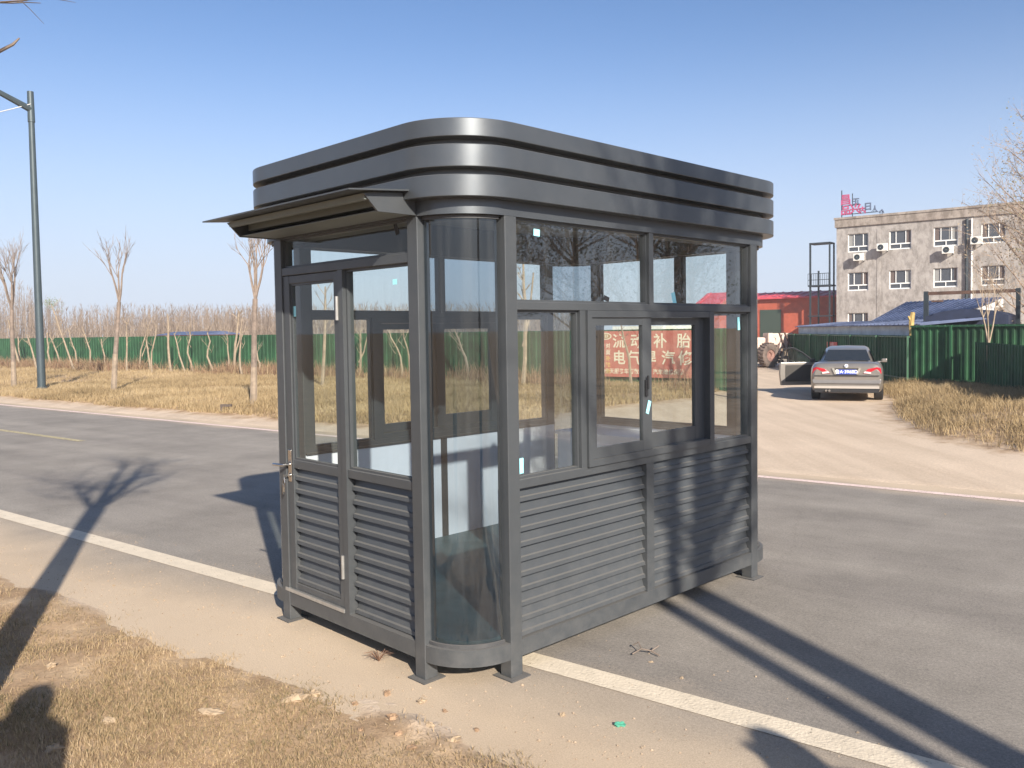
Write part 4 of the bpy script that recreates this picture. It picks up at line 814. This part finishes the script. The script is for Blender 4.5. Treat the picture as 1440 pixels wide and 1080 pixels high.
# outside steel stair
st = empty('steel_staircase', (25.1, 75.4, 0), RA, 'dark steel outside staircase against the left end of the grey building', 'staircase')
q = MB(); q.box(0,.14,0,.14,0,9.4); q.box(.35,.48,1.2,1.33,0,7.0); q.box(1.7,1.82,0,.14,0,9.4); q.box(0,1.82,0,1.33,9.28,9.4); q.box(1.7,1.82,1.2,1.33,0,9.4); q.build('steel_post', MDK, st)
q = MB(); q.box(-.1,1.9,-.1,1.4,5.55,5.68); q.box(-.1,1.9,-.1,1.4,2.9,3.0); q.build('landing', MDK, st)
q = MB()
for z in (6.65, 6.1): q.box(-.1,1.9,-.1,-.06,z,z+.05)
for k_ in range(13): q.box(-.1+k_*.16,-.07+k_*.16,-.1,-.07,5.68,6.65)
q.build('railing', MDK, st)
# red sheds
MRR = mat('pink red roof sheet', (.55,.07,.09), .5, var=.12, scale=2); MOR = mat('orange brown wall', (.38,.085,.045), .8, var=.15, scale=2); MDOOR = mat('dark green door', (.035,.055,.04), .7)
def shed(px0, px1, N, ze, zr, label, door=None, run=4):
    x0, y0 = ray_n(px0, N); e0 = to_en(x0, y0)[0]; x1, y1 = ray_n(px1, N); e1 = to_en(x1, y1)[0]; L = e1-e0
    t = empty('red_shed', (x0, y0, 0), RA, label, 'shed'); b = MB()
    b.box(0, L, 0, 2*run, 0, ze); b.prism([(0,ze),(2*run,ze),(run,zr-.1)], 0, L, lambda p, a: (a, p[0], p[1])); b.build('wall', MOR, t)
    r = MB(); r.prism([(-.4,ze-.05),(run,zr),(2*run+.4,ze-.05),(2*run+.4,ze+.08),(run,zr+.13),(-.4,ze+.08)], -.3, L+.3, lambda p, a: (a, p[0], p[1]))
    for k_ in range(int(L/.9)): r.prism([(-.4,ze+.08),(-.4,ze+.14),(run,zr+.19),(run,zr+.13)], k_*.9, k_*.9+.08, lambda p, a: (a, p[0], p[1]))
    r.build('roof', MRR, t)
    if door: d = MB(); d.box(door[0]*L, door[1]*L, -.05, 0, 0, ze*.78); d.build('door', MDOOR, t)
    return t
shed(1030, 1215, 77.6, 4.7, 5.3, 'long orange walled shed with a red roof and dark doorway left of the grey building', (.23,.395), 4)
shed(986, 1012, 66, 4.0, 4.9, 'low red roofed shed seen through the booth upper window', None, 2)
# far white wall pieces and blue sheet roof behind the fence
mb = MB(); mb.box(0,2.6,0,3,0,2.15); o = mb.build('low_white_hut', mat('white plaster', (.72,.70,.62), .8)); o.location = (*ray_n(862, 34), 0); o.rotation_euler = (0,0,RA); tag(o, 'low white hut just showing above the red banner', 'hut')
bt = empty('blue_roof_hut', (*ray_n(222, 34), 0), RA, 'low blue sheet roof just showing above the left green fence', 'hut')
MBR = mat('blue roof sheet', (.075,.10,.185), .6, var=.2, scale=1.5)
mb = MB(); mb.box(0,6,0,3,0,2.05); mb.build('wall', MOR, bt); mb = MB(); mb.prism([(-.2,2.06),(1.5,2.32),(3.2,2.06)], -.2, 6.2, lambda p, a: (a, p[0], p[1])); mb.build('roof', MBR, bt)
# lean-to behind the dark fence
le = empty('lean_to_shed', (0,0,0), 0, 'long low shed with white fascia and blue roof edge behind the dark fence', 'shed')
MWH = mat('dirty white fascia', (.60,.60,.60), .7, var=.2, scale=1.2)
pA = Vector((12.55,27.0,0)); pB = Vector((13.85,43.3,0)); px_ = (pB-pA).normalized(); nx = Vector((px_.y,-px_.x,0))
def quadprism(mb, a, b, w0, z0, w1, z1, th):
    P1 = [a+nx*w0+Vector((0,0,z0)), b+nx*w0+Vector((0,0,z0)), b+nx*w1+Vector((0,0,z1)), a+nx*w1+Vector((0,0,z1))]
    mb.add([*P1, *[p-Vector((0,0,th)) for p in P1]], [(0,1,2,3),(7,6,5,4),(0,4,5,1),(1,5,6,2),(2,6,7,3),(3,7,4,0)])
mb = MB(); quadprism(mb, pA, pB, .02, 1.985, .06, 1.985, .32); mb.build('fascia', MWH, le)
mb = MB(); quadprism(mb, pA+px_*.1, pB-px_*.1, .1, 1.9, 1.6, 1.95, 1.9); mb.build('wall', MWH, le)
mb = MB(); quadprism(mb, pA-px_*.2, pB+px_*.2, -.12, 2.03, 1.9, 2.2, .04); 
for k_ in range(40): quadprism(mb, pA+px_*(k_*.41), pA+px_*(k_*.41+.1), -.12, 2.06, 1.9, 2.23, .03)
mb.build('roof', MBR, le)
bs_ = empty('blue_roof_shed', (0,0,0), 0, 'broad sloping blue metal roof shed in front of the grey building', 'shed')
mb = MB(); Q = [(15.2,38,2.08),(14.7,30.5,2.1),(17.9,32.0,3.02),(18.6,41.5,3.15)]
mb.add([*Q, *[(a,b,c-.05) for a,b,c in Q]], [(0,1,2,3),(7,6,5,4),(0,4,5,1),(1,5,6,2),(2,6,7,3),(3,7,4,0)]); 
for k_ in range(18):
    t0 = k_/18; a = Vector(Q[0]).lerp(Vector(Q[1]), t0); b = Vector(Q[3]).lerp(Vector(Q[2]), t0); mb.tube([a+Vector((0,0,.02)), b+Vector((0,0,.02))], .016, 4)
mb.build('roof', MBR, bs_)
mb = MB(); mb.add([(15.3,37.8,0),(14.9,30.7,0),(17.7,32.1,0),(18.3,41,0),(15.3,37.8,2.02),(14.9,30.7,2.04),(17.7,32.1,2.9),(18.3,41,3.0)], [(0,1,5,4),(1,2,6,5),(2,3,7,6),(3,0,4,7)]); mb.build('wall', MWH, bs_)
ds = empty('tarp_shelter', (13.15,28.0,0), RA, 'dark navy shelter with a slightly arched roof behind the sunlit fence', 'shelter'); MNV = mat('navy tarp', (.02,.028,.06), .7, var=.2)
mb = MB(); arc = [(2.4*(k_/10), 2.28+.22*math.sin(math.pi*k_/10)**.7) for k_ in range(11)]; mb.prism([(0,1.2)]+arc+[(2.4,1.2)], 0, 2.0, lambda p, a: (p[0], a, p[1])); mb.build('cover', MNV, ds)
mb = MB(); [mb.box(x,x+.08,y,y+.08,0,1.2) for x in (0,2.3) for y in (0,1.9)]; mb.build('leg', MDK, ds)
gt = empty('gate_frame', (13.55,29.0,0), RA, 'dark steel goalpost frame standing behind the sunlit fence', 'frame'); MRU = mat('rusty steel', (.10,.055,.04), .8, var=.3)
mb = MB(); mb.box(0,.14,0,.14,0,3.15); mb.build('upright', MDK, gt); mb = MB(); mb.box(2.75,2.87,0,.14,0,3.15); mb.build('upright', MDK, gt); mb = MB(); mb.box(.14,2.75,.02,.12,3.02,3.13); mb.box(.14,.5,.03,.1,2.78,2.84,M=Matrix.Translation((.1,0,.0)) @ Matrix.Rotation(0,4,'Y')); mb.build('crossbeam', MRU, gt)
yp = MB(); yp.tube([(0,0,0),(.02,0,1.3),(0,.02,2.1),(.05,.03,2.42)], [.10,.09,.085,.07], 7); yp.tube([(.0,0,2.05),(-.1,.02,2.3)], [.04,.03], 5); o = yp.build('yellow_post', mat('ochre wood', (.48,.33,.12), .8, var=.3)); o.location = (12.38,27.3,0); tag(o, 'stubby ochre wooden post at the corner of the sunlit fence', 'post')
# small red notice on dark fence
no = empty('notice_board', (12.1+1.3*.47-.03, 26.7+16.8*.47, 0), math.atan2(16.8,1.3), 'small red notice with pale marks on the dark fence above the car', 'sign')
mb = MB(); mb.box(0,1.5,.02,.035,1.05,1.36); mb.build('board', mat('bright red board', (.55,.06,.05), .6), no)
text_obj('出租', .26, mat('pale pink lettering', (.75,.42,.38), .7), no, (.72,.04,1.2), (math.pi/2,0,math.pi), 'character', .002, .004)

# ---------------------------------------------------------------- silver car
C = empty('sedan_car', (8.40, 22.3, 0), math.radians(-21.5), 'champagne silver sedan seen from behind with its left front door open', 'car')
def car_paint(name, col):
    m = mat(name, col, .34, .6, var=.05, scale=4); m.node_tree.nodes['Principled BSDF'].inputs['Coat Weight'].default_value = .5; return m
MCP = car_paint('champagne car paint', (.31,.28,.25)); MGD = mat('dark car glass', (.02,.024,.028), .08, spec=.9); MRED = mat('red lamp plastic', (.50,.02,.035), .25); MPLB = mat('plate blue', (.03,.07,.42), .4); MPLW = mat('plate white', (.85,.85,.85), .5)
# local: x right, y forward, rear bumper at y = 0
def body_ring(y, hw, zb, zs, zt, hwt):
    """half outline from bottom centre to top centre, mirrored"""
    h = [(0,zb),(hw*.82,zb),(hw*.95,zb+.06),(hw,zb+.20),(hw*1.0,zs-.12),(hw*.975,zs),(hwt+(hw-hwt)*.35,zt-.015),(hwt*.85,zt),(0,zt+.012)]
    return [(x,y,z) for x,z in h]+[(-x,y,z) for x,z in reversed(h[1:-1])]
ST = [(.0,.80,.36,.80,.93,.66),(.05,.86,.26,.86,1.02,.72),(.20,.905,.22,.90,1.055,.76),(.55,.92,.20,.92,1.06,.78),(1.0,.925,.19,.93,1.04,.80),(1.9,.925,.19,.93,.97,.82),(3.0,.925,.19,.93,.97,.82),(3.6,.92,.20,.92,.98,.80),(4.2,.89,.21,.84,.90,.74),(4.6,.82,.24,.72,.78,.66),(4.78,.70,.34,.60,.66,.56)]
mb = MB(); rings = [body_ring(*s) for s in ST]; n = len(rings[0]); vs = [p for r in rings for p in r]; fs = []
for i in range(len(rings)-1):
    for k_ in range(n): k2 = (k_+1) % n; fs.append((i*n+k_, i*n+k2, (i+1)*n+k2, (i+1)*n+k_))
fs.append(tuple(range(n))); fs.append(tuple(range((len(rings)-1)*n+n-1, (len(rings)-1)*n-1, -1))); mb.add(vs, fs)
body = mb.build('body', MCP, C, True)
s_ = body.modifiers.new('sub', 'SUBSURF'); s_.levels = s_.render_levels = 1
# greenhouse
GH = [(.62,.70,1.02,.58),(1.25,.70,1.34,.55),(1.75,.71,1.435,.56),(2.5,.71,1.44,.56),(2.95,.71,1.38,.55),(3.75,.72,.98,.60)]
mb = MB(); vs = []; 
for y, hb, zt, ht in GH: vs += [(-hb-.05,y,.93),(-ht,y,zt-.05),(-ht*.82,y,zt),(0,y,zt+.015),(ht*.82,y,zt),(ht,y,zt-.05),(hb+.05,y,.93)]
fs = [(i*7+k_, i*7+k_+1, (i+1)*7+k_+1, (i+1)*7+k_) for i in range(5) for k_ in range(6)]; mb.add(vs, fs); cab = mb.build('cabin', MCP, C, True)
mb = MB(); mb.add([(-.60,.70,1.065),(.60,.70,1.065),(.49,1.235,1.345),(-.49,1.235,1.345)], [(0,1,2,3)]); g = mb.build('rear_window', MGD, C); g.location = (0,-.018,.012)
for sx in (-1,1):
    mb = MB(); mb.add([(sx*.755,.95,.98),(sx*.755,3.45,.98),(sx*.60,2.75,1.37),(sx*.595,1.35,1.36)], [(0,1,2,3)]); g = mb.build('side_window', MGD, C); g.location = (sx*.02,0,0)
    mb = MB(); mb.prism([(.40,.76),(.80,.70),(.845,.76),(.83,.90),(.74,.93),(.52,.88)], -.02, .10, lambda p, t: (sx*p[0]*1.01, t+(.07 if p[0] > .78 else 0)-.0, p[1])); l = mb.build('tail_light', MRED, C, bevel=.012)
    mb = MB(); mb.prism([(.42,.775),(.60,.755),(.60,.80),(.45,.82)], -.032, -.018, lambda p, t: (sx*p[0], t, p[1])); mb.build('clear_lens', mat('pale lens', (.8,.62,.6), .2), l)
    for wy in (.98, 3.82):
        W = empty('wheel', (sx*.80, wy, .325)); W.parent = C; R90 = Matrix.Rotation(math.pi/2, 4, 'Y')
        mb = MB(); mb.lathe([(.20,-.11),(.29,-.115),(.322,-.09),(.326,0),(.322,.09),(.29,.115),(.20,.11)], 28, R90); mb.build('tyre', MBK, W, True)
        mb = MB(); mb.lathe([(.02,sx*.06),(.06,sx*.085),(.17,sx*.07),(.205,sx*.10),(.205,-sx*.1)], 28, R90); mb.build('rim', MCH, W, True)
mb = MB(); mb.box(-.30,.30,-.035,-.01,.735,.90); rc = mb.build('plate_recess', mat('recess dark', (.05,.045,.035), .6), C)
mb = MB(); mb.box(-.25,.25,-.048,-.036,.745,.865); pl = mb.build('number_plate', MPLB, C); text_obj('鲁A·396BD', .118, MPLW, pl, (0,-.0495,.806), RX, 'plate_character', .001, .002)
mb = MB(); mb.prism([(.30,.90),(.36,.90),(.29,.74),(.245,.74)], -.04, -.01, lambda p, t: (p[0], t, p[1])); mb.prism([(-.30,.90),(-.36,.90),(-.29,.74),(-.245,.74)], -.04, -.01, lambda p, t: (p[0], t, p[1])); mb.build('plate_trim', mat('bright trim', (.8,.78,.7), .2, .8), C)
mb = MB(); mb.lathe([(.0,0),(.042,0),(.045,-.012),(.0,-.012)], 20, Matrix.Translation((0,-.028,.965)) @ Matrix.Rotation(-math.pi/2,4,'X')); bd = mb.build('badge', MPLW, C); mb = MB(); mb.lathe([(.034,0),(.045,0),(.045,.006),(.034,.006)], 20, Matrix.Translation((0,-.032,.965)) @ Matrix.Rotation(math.pi/2,4,'X')); mb.build('badge_rim', MBK, bd)
mb = MB()
for a in (0, math.pi): mb.add([(0,-.0435,.965)]+[(.03*math.cos(a+math.pi/2*k_/6),-.0435,.965+.03*math.sin(a+math.pi/2*k_/6)) for k_ in range(7)], [tuple(range(8))])
mb.build('badge_field', MPLB, bd)
mb = MB(); mb.box(-.80,.80,-.045,.02,.70,.712); mb.build('boot_seam', MBK, C)
mb = MB(); mb.prism([(-.83,.50),(.83,.50),(.86,.56),(.84,.62),(-.84,.62),(-.86,.56)], -.055, .05, lambda p, t: (p[0], t+.06*(abs(p[0]) > .835), p[1])); mb.build('bumper', MCP, C, bevel=.02)
mb = MB(); mb.prism([(-.78,.26),(.78,.26),(.82,.36),(-.82,.36)], -.03, .04, lambda p, t: (p[0], t, p[1])); mb.build('lower_valance', MBK, C)
mb = MB(); mb.prism([(-.80,.37),(.80,.37),(.80,.43),(-.80,.43)], -.05, .04, lambda p, t: (p[0], t, p[1])); mb.build('bumper_strip', mat('light bumper strip', (.62,.56,.5), .3, .5), C)
mb = MB(); [mb.tube([(x,-.08,.31),(x,.12,.31)], .03, 12) for x in (-.50,-.42)]; mb.build('tailpipe', MCH, C, True)
for sx in (-1,1):
    mb = MB(); mb.box(sx*.93, sx*1.07, 3.22, 3.30, .93, 1.04); mb.box(sx*.80, sx*.94, 3.24, 3.28, .93, .97); mb.build('mirror', MCP if sx > 0 else MBK, C, bevel=.02)
def door_mesh():
    D_ = empty('open_door', (-.92, 3.42, 0), math.radians(-68)); D_.parent = C      # door runs backwards from its hinge
    b = MB(); b.prism([(0,.24),(-1.08,.24),(-1.12,.60),(-1.10,.93),(0,.93)], -.06, .06, lambda p, t: (t, p[0], p[1])); b.build('door_panel', MCP, D_, bevel=.02)
    f = MB(); f.tube([(0,-.05,.93),(.04,-.42,1.22),(.09,-.72,1.37),(.10,-1.0,1.36),(.02,-1.09,.93)], .028, 6); f.build('window_frame', MBK, D_, True)
    t = MB(); t.box(.06,.075,-.95,-.12,.35,.85); t.build('door_trim', mat('dark trim', (.05,.045,.04), .8), D_)
    g_ = MB(); g_.add([(.0,-.08,.93),(.04,-.42,1.2),(.09,-.72,1.35),(.10,-.98,1.34),(.02,-1.07,.93)], [(0,1,2,3,4)]); g_.build('pane', MG, D_)
door_mesh()

# ---------------------------------------------------------------- old wheel loader behind the open car door
LD = empty('wheel_loader', (12.3, 42.6, 0), math.radians(8), 'old dusty pinkish loader with a big rusty tyre at the end of the track', 'loader')
MPK = mat('faded pink cream paint', (.58,.42,.34), .8, col2=(.70,.56,.47), scale=2); MTY = mat('dusty tyre', (.16,.12,.10), .95, var=.3, scale=5)
b = MB(); b.box(-2.6,.35,.2,2.3,.75,1.5); b.box(-2.6,-.9,.2,2.3,1.5,1.95); b.box(.35,1.6,.9,1.3,.9,1.7); b.build('body', MPK, LD, bevel=.08)
b = MB(); b.box(-.2,.05,-.05,.6,.9,1.72); b.box(.1,.22,-.1,.05,.7,1.75, M=Matrix.Rotation(.25,4,'Y')); b.build('boom_arm', MPK, LD, bevel=.02)
b = MB(); b.tube([(.35,-.1,1.72),(.62,-.15,.95)], .05, 8); b.tube([(.62,-.1,1.75),(1.05,-.15,.8)], .05, 8); b.tube([(.95,.0,1.6),(.7,-.1,.5)], .04, 8); b.build('hydraulic_ram', MRU, LD, True)
b = MB()
for k_ in range(26): x, y, z = random.uniform(.25,1.2), random.uniform(-.1,.5), random.uniform(.15,1.0); b.box(x, x+random.uniform(.06,.25), y, y+.15, z, z+random.uniform(.05,.2))
b.build('engine_block', mat('oily clutter', (.16,.11,.10), .8, var=.5, scale=12), LD)
for x, y in ((-.35,-.35),(-.35,2.0),(-2.4,-.3),(-2.4,2.0)):
    W = empty('wheel', (x, y, .62)); W.parent = LD; W.rotation_euler = (math.pi/2,0,.45 if x > -1 else 0)
    b = MB(); b.lathe([(.30,-.19),(.48,-.22),(.58,-.18),(.60,0),(.58,.18),(.48,.22),(.30,.19)], 32, None)
    for k_ in range(22):
        a = 2*math.pi*k_/22
        for s2 in (-1,1): b.box(.57,.635,-.035,.035,s2*.01,s2*.19, M=Matrix.Rotation(a+s2*.07,4,'Z'))
    b.build('tyre', MTY, W, True); b = MB(); b.lathe([(.0,.05),(.13,.05),(.15,.12),(.30,.14),(.31,.19),(.31,-.19),(.3,-.14),(.15,-.12),(.13,-.05),(0,-.05)], 24); b.build('rim', mat('rusty pink rim', (.36,.20,.16), .8), W, True)

# ---------------------------------------------------------------- onlookers beside the camera, seen by their shadows
def person(x, y, rz, label, H=1.72, arm=0, cloth=(.05,.06,.09)):
    t = empty('person', (x, y, float(height(x, y))), rz, label, 'person'); s = H/1.75
    J = {'pel':(0,0,.95),'sp':(0,0,1.2),'ch':(0,0,1.38),'nk':(0,0,1.50),'hd':(0,.01,1.60),'tp':(0,.01,1.72)}
    E_ = [('pel','sp'),('sp','ch'),('ch','nk'),('nk','hd'),('hd','tp')]; Rd = {'pel':.19,'sp':.19,'ch':.20,'nk':.10,'hd':.125,'tp':.085}
    for sd, q in (('l',-1),('r',1)):
        J.update({'hp'+sd:(q*.10,0,.88),'kn'+sd:(q*.11,.02,.50),'an'+sd:(q*.12,-.01,.09),'to'+sd:(q*.13,.16,.04),'sh'+sd:(q*.18,0,1.42)})
        if arm and q == arm: J.update({'el'+sd:(q*.36,.08,1.25),'wr'+sd:(q*.16,.28,1.42),'ha'+sd:(q*.13,.33,1.47)})
        else: J.update({'el'+sd:(q*.24,-.02,1.13),'wr'+sd:(q*.25,.05,.88),'ha'+sd:(q*.25,.07,.81)})
        E_ += [('pel','hp'+sd),('hp'+sd,'kn'+sd),('kn'+sd,'an'+sd),('an'+sd,'to'+sd),('ch','sh'+sd),('sh'+sd,'el'+sd),('el'+sd,'wr'+sd),('wr'+sd,'ha'+sd)]
        Rd.update({'hp'+sd:.10,'kn'+sd:.065,'an'+sd:.045,'to'+sd:.04,'sh'+sd:.10,'el'+sd:.075,'wr'+sd:.034,'ha'+sd:.036})
        h = Vector(J['ha'+sd]); up = -1 if not (arm and q == arm) else 1
        for f, (dx, dy, L) in enumerate(((-.026,.01,.06),(-.009,.014,.07),(.009,.012,.065),(.024,.008,.05),(-.045,.03,.035))):
            a_n, b_n = 'f%s%d' % (sd,f), 'g%s%d' % (sd,f); J[a_n] = tuple(h+Vector((dx,dy,up*L*.55))); J[b_n] = tuple(h+Vector((dx*1.2,dy+.015,up*L))); E_ += [('ha'+sd,a_n),(a_n,b_n)]; Rd[a_n] = .009; Rd[b_n] = .007
    ks = list(J); me = bpy.data.meshes.new('body'); me.from_pydata([tuple(c*s for c in J[k_]) for k_ in ks], [(ks.index(a), ks.index(b)) for a, b in E_], [])
    o = bpy.data.objects.new('body', me); COL.objects.link(o); o.modifiers.new('skin','SKIN'); sb = o.modifiers.new('sub','SUBSURF'); sb.levels = sb.render_levels = 2
    for i, k_ in enumerate(ks): me.skin_vertices[0].data[i].radius = (Rd[k_]*s, Rd[k_]*s)
    me.skin_vertices[0].data[0].use_root = True; bpy.context.view_layer.update()
    m2 = bpy.data.meshes.new_from_object(o.evaluated_get(bpy.context.evaluated_depsgraph_get())); bpy.data.objects.remove(o)
    skin = mat('skin', (.42,.26,.19), .6); cl = mat('dark clothing', cloth, .9, var=.2); m2.materials.clear(); m2.materials.append(cl); m2.materials.append(skin)
    for p_ in m2.polygons:
        p_.use_smooth = True
        if p_.center.z > 1.49*s: p_.material_index = 1
    o = bpy.data.objects.new('body', m2); COL.objects.link(o); o.parent = t
    hb = MB(); hb.lathe([(.0,.125),(.06,.11),(.095,.06),(.108,0),(.10,-.04)], 16, Matrix.Translation((0,-.012,1.64*s))); hb.build('hair', mat('black hair', (.01,.01,.01), .6), t, True)
person(-1.62, 1.62, 0, 'onlooker in dark clothes standing in the turf left of the camera', 1.74)
person(2.30, .98, .3, 'onlooker in dark clothes standing right of the camera raising one arm', 1.74, -1)

# ---------------------------------------------------------------- haze
hb_ = MB(); hb_.box(-160, 75, -12, 172, -1.2, 14.8); hz = hb_.build('haze', [])
hm = bpy.data.materials.new('haze'); hm.use_nodes = True; ht = hm.node_tree
for n in list(ht.nodes):
    if n.type != 'OUTPUT_MATERIAL': ht.nodes.remove(n)
pv = ht.nodes.new('ShaderNodeVolumePrincipled'); pv.inputs['Color'].default_value = (.86, .88, .95, 1); pv.inputs['Density'].default_value = .0009; pv.inputs['Anisotropy'].default_value = 0
ht.links.new(pv.outputs[0], [n for n in ht.nodes if n.type == 'OUTPUT_MATERIAL'][0].inputs['Volume'])
hz.data.materials.append(hm); tag(hz, 'thin pale haze in the air over the whole place', 'haze', kind='stuff')
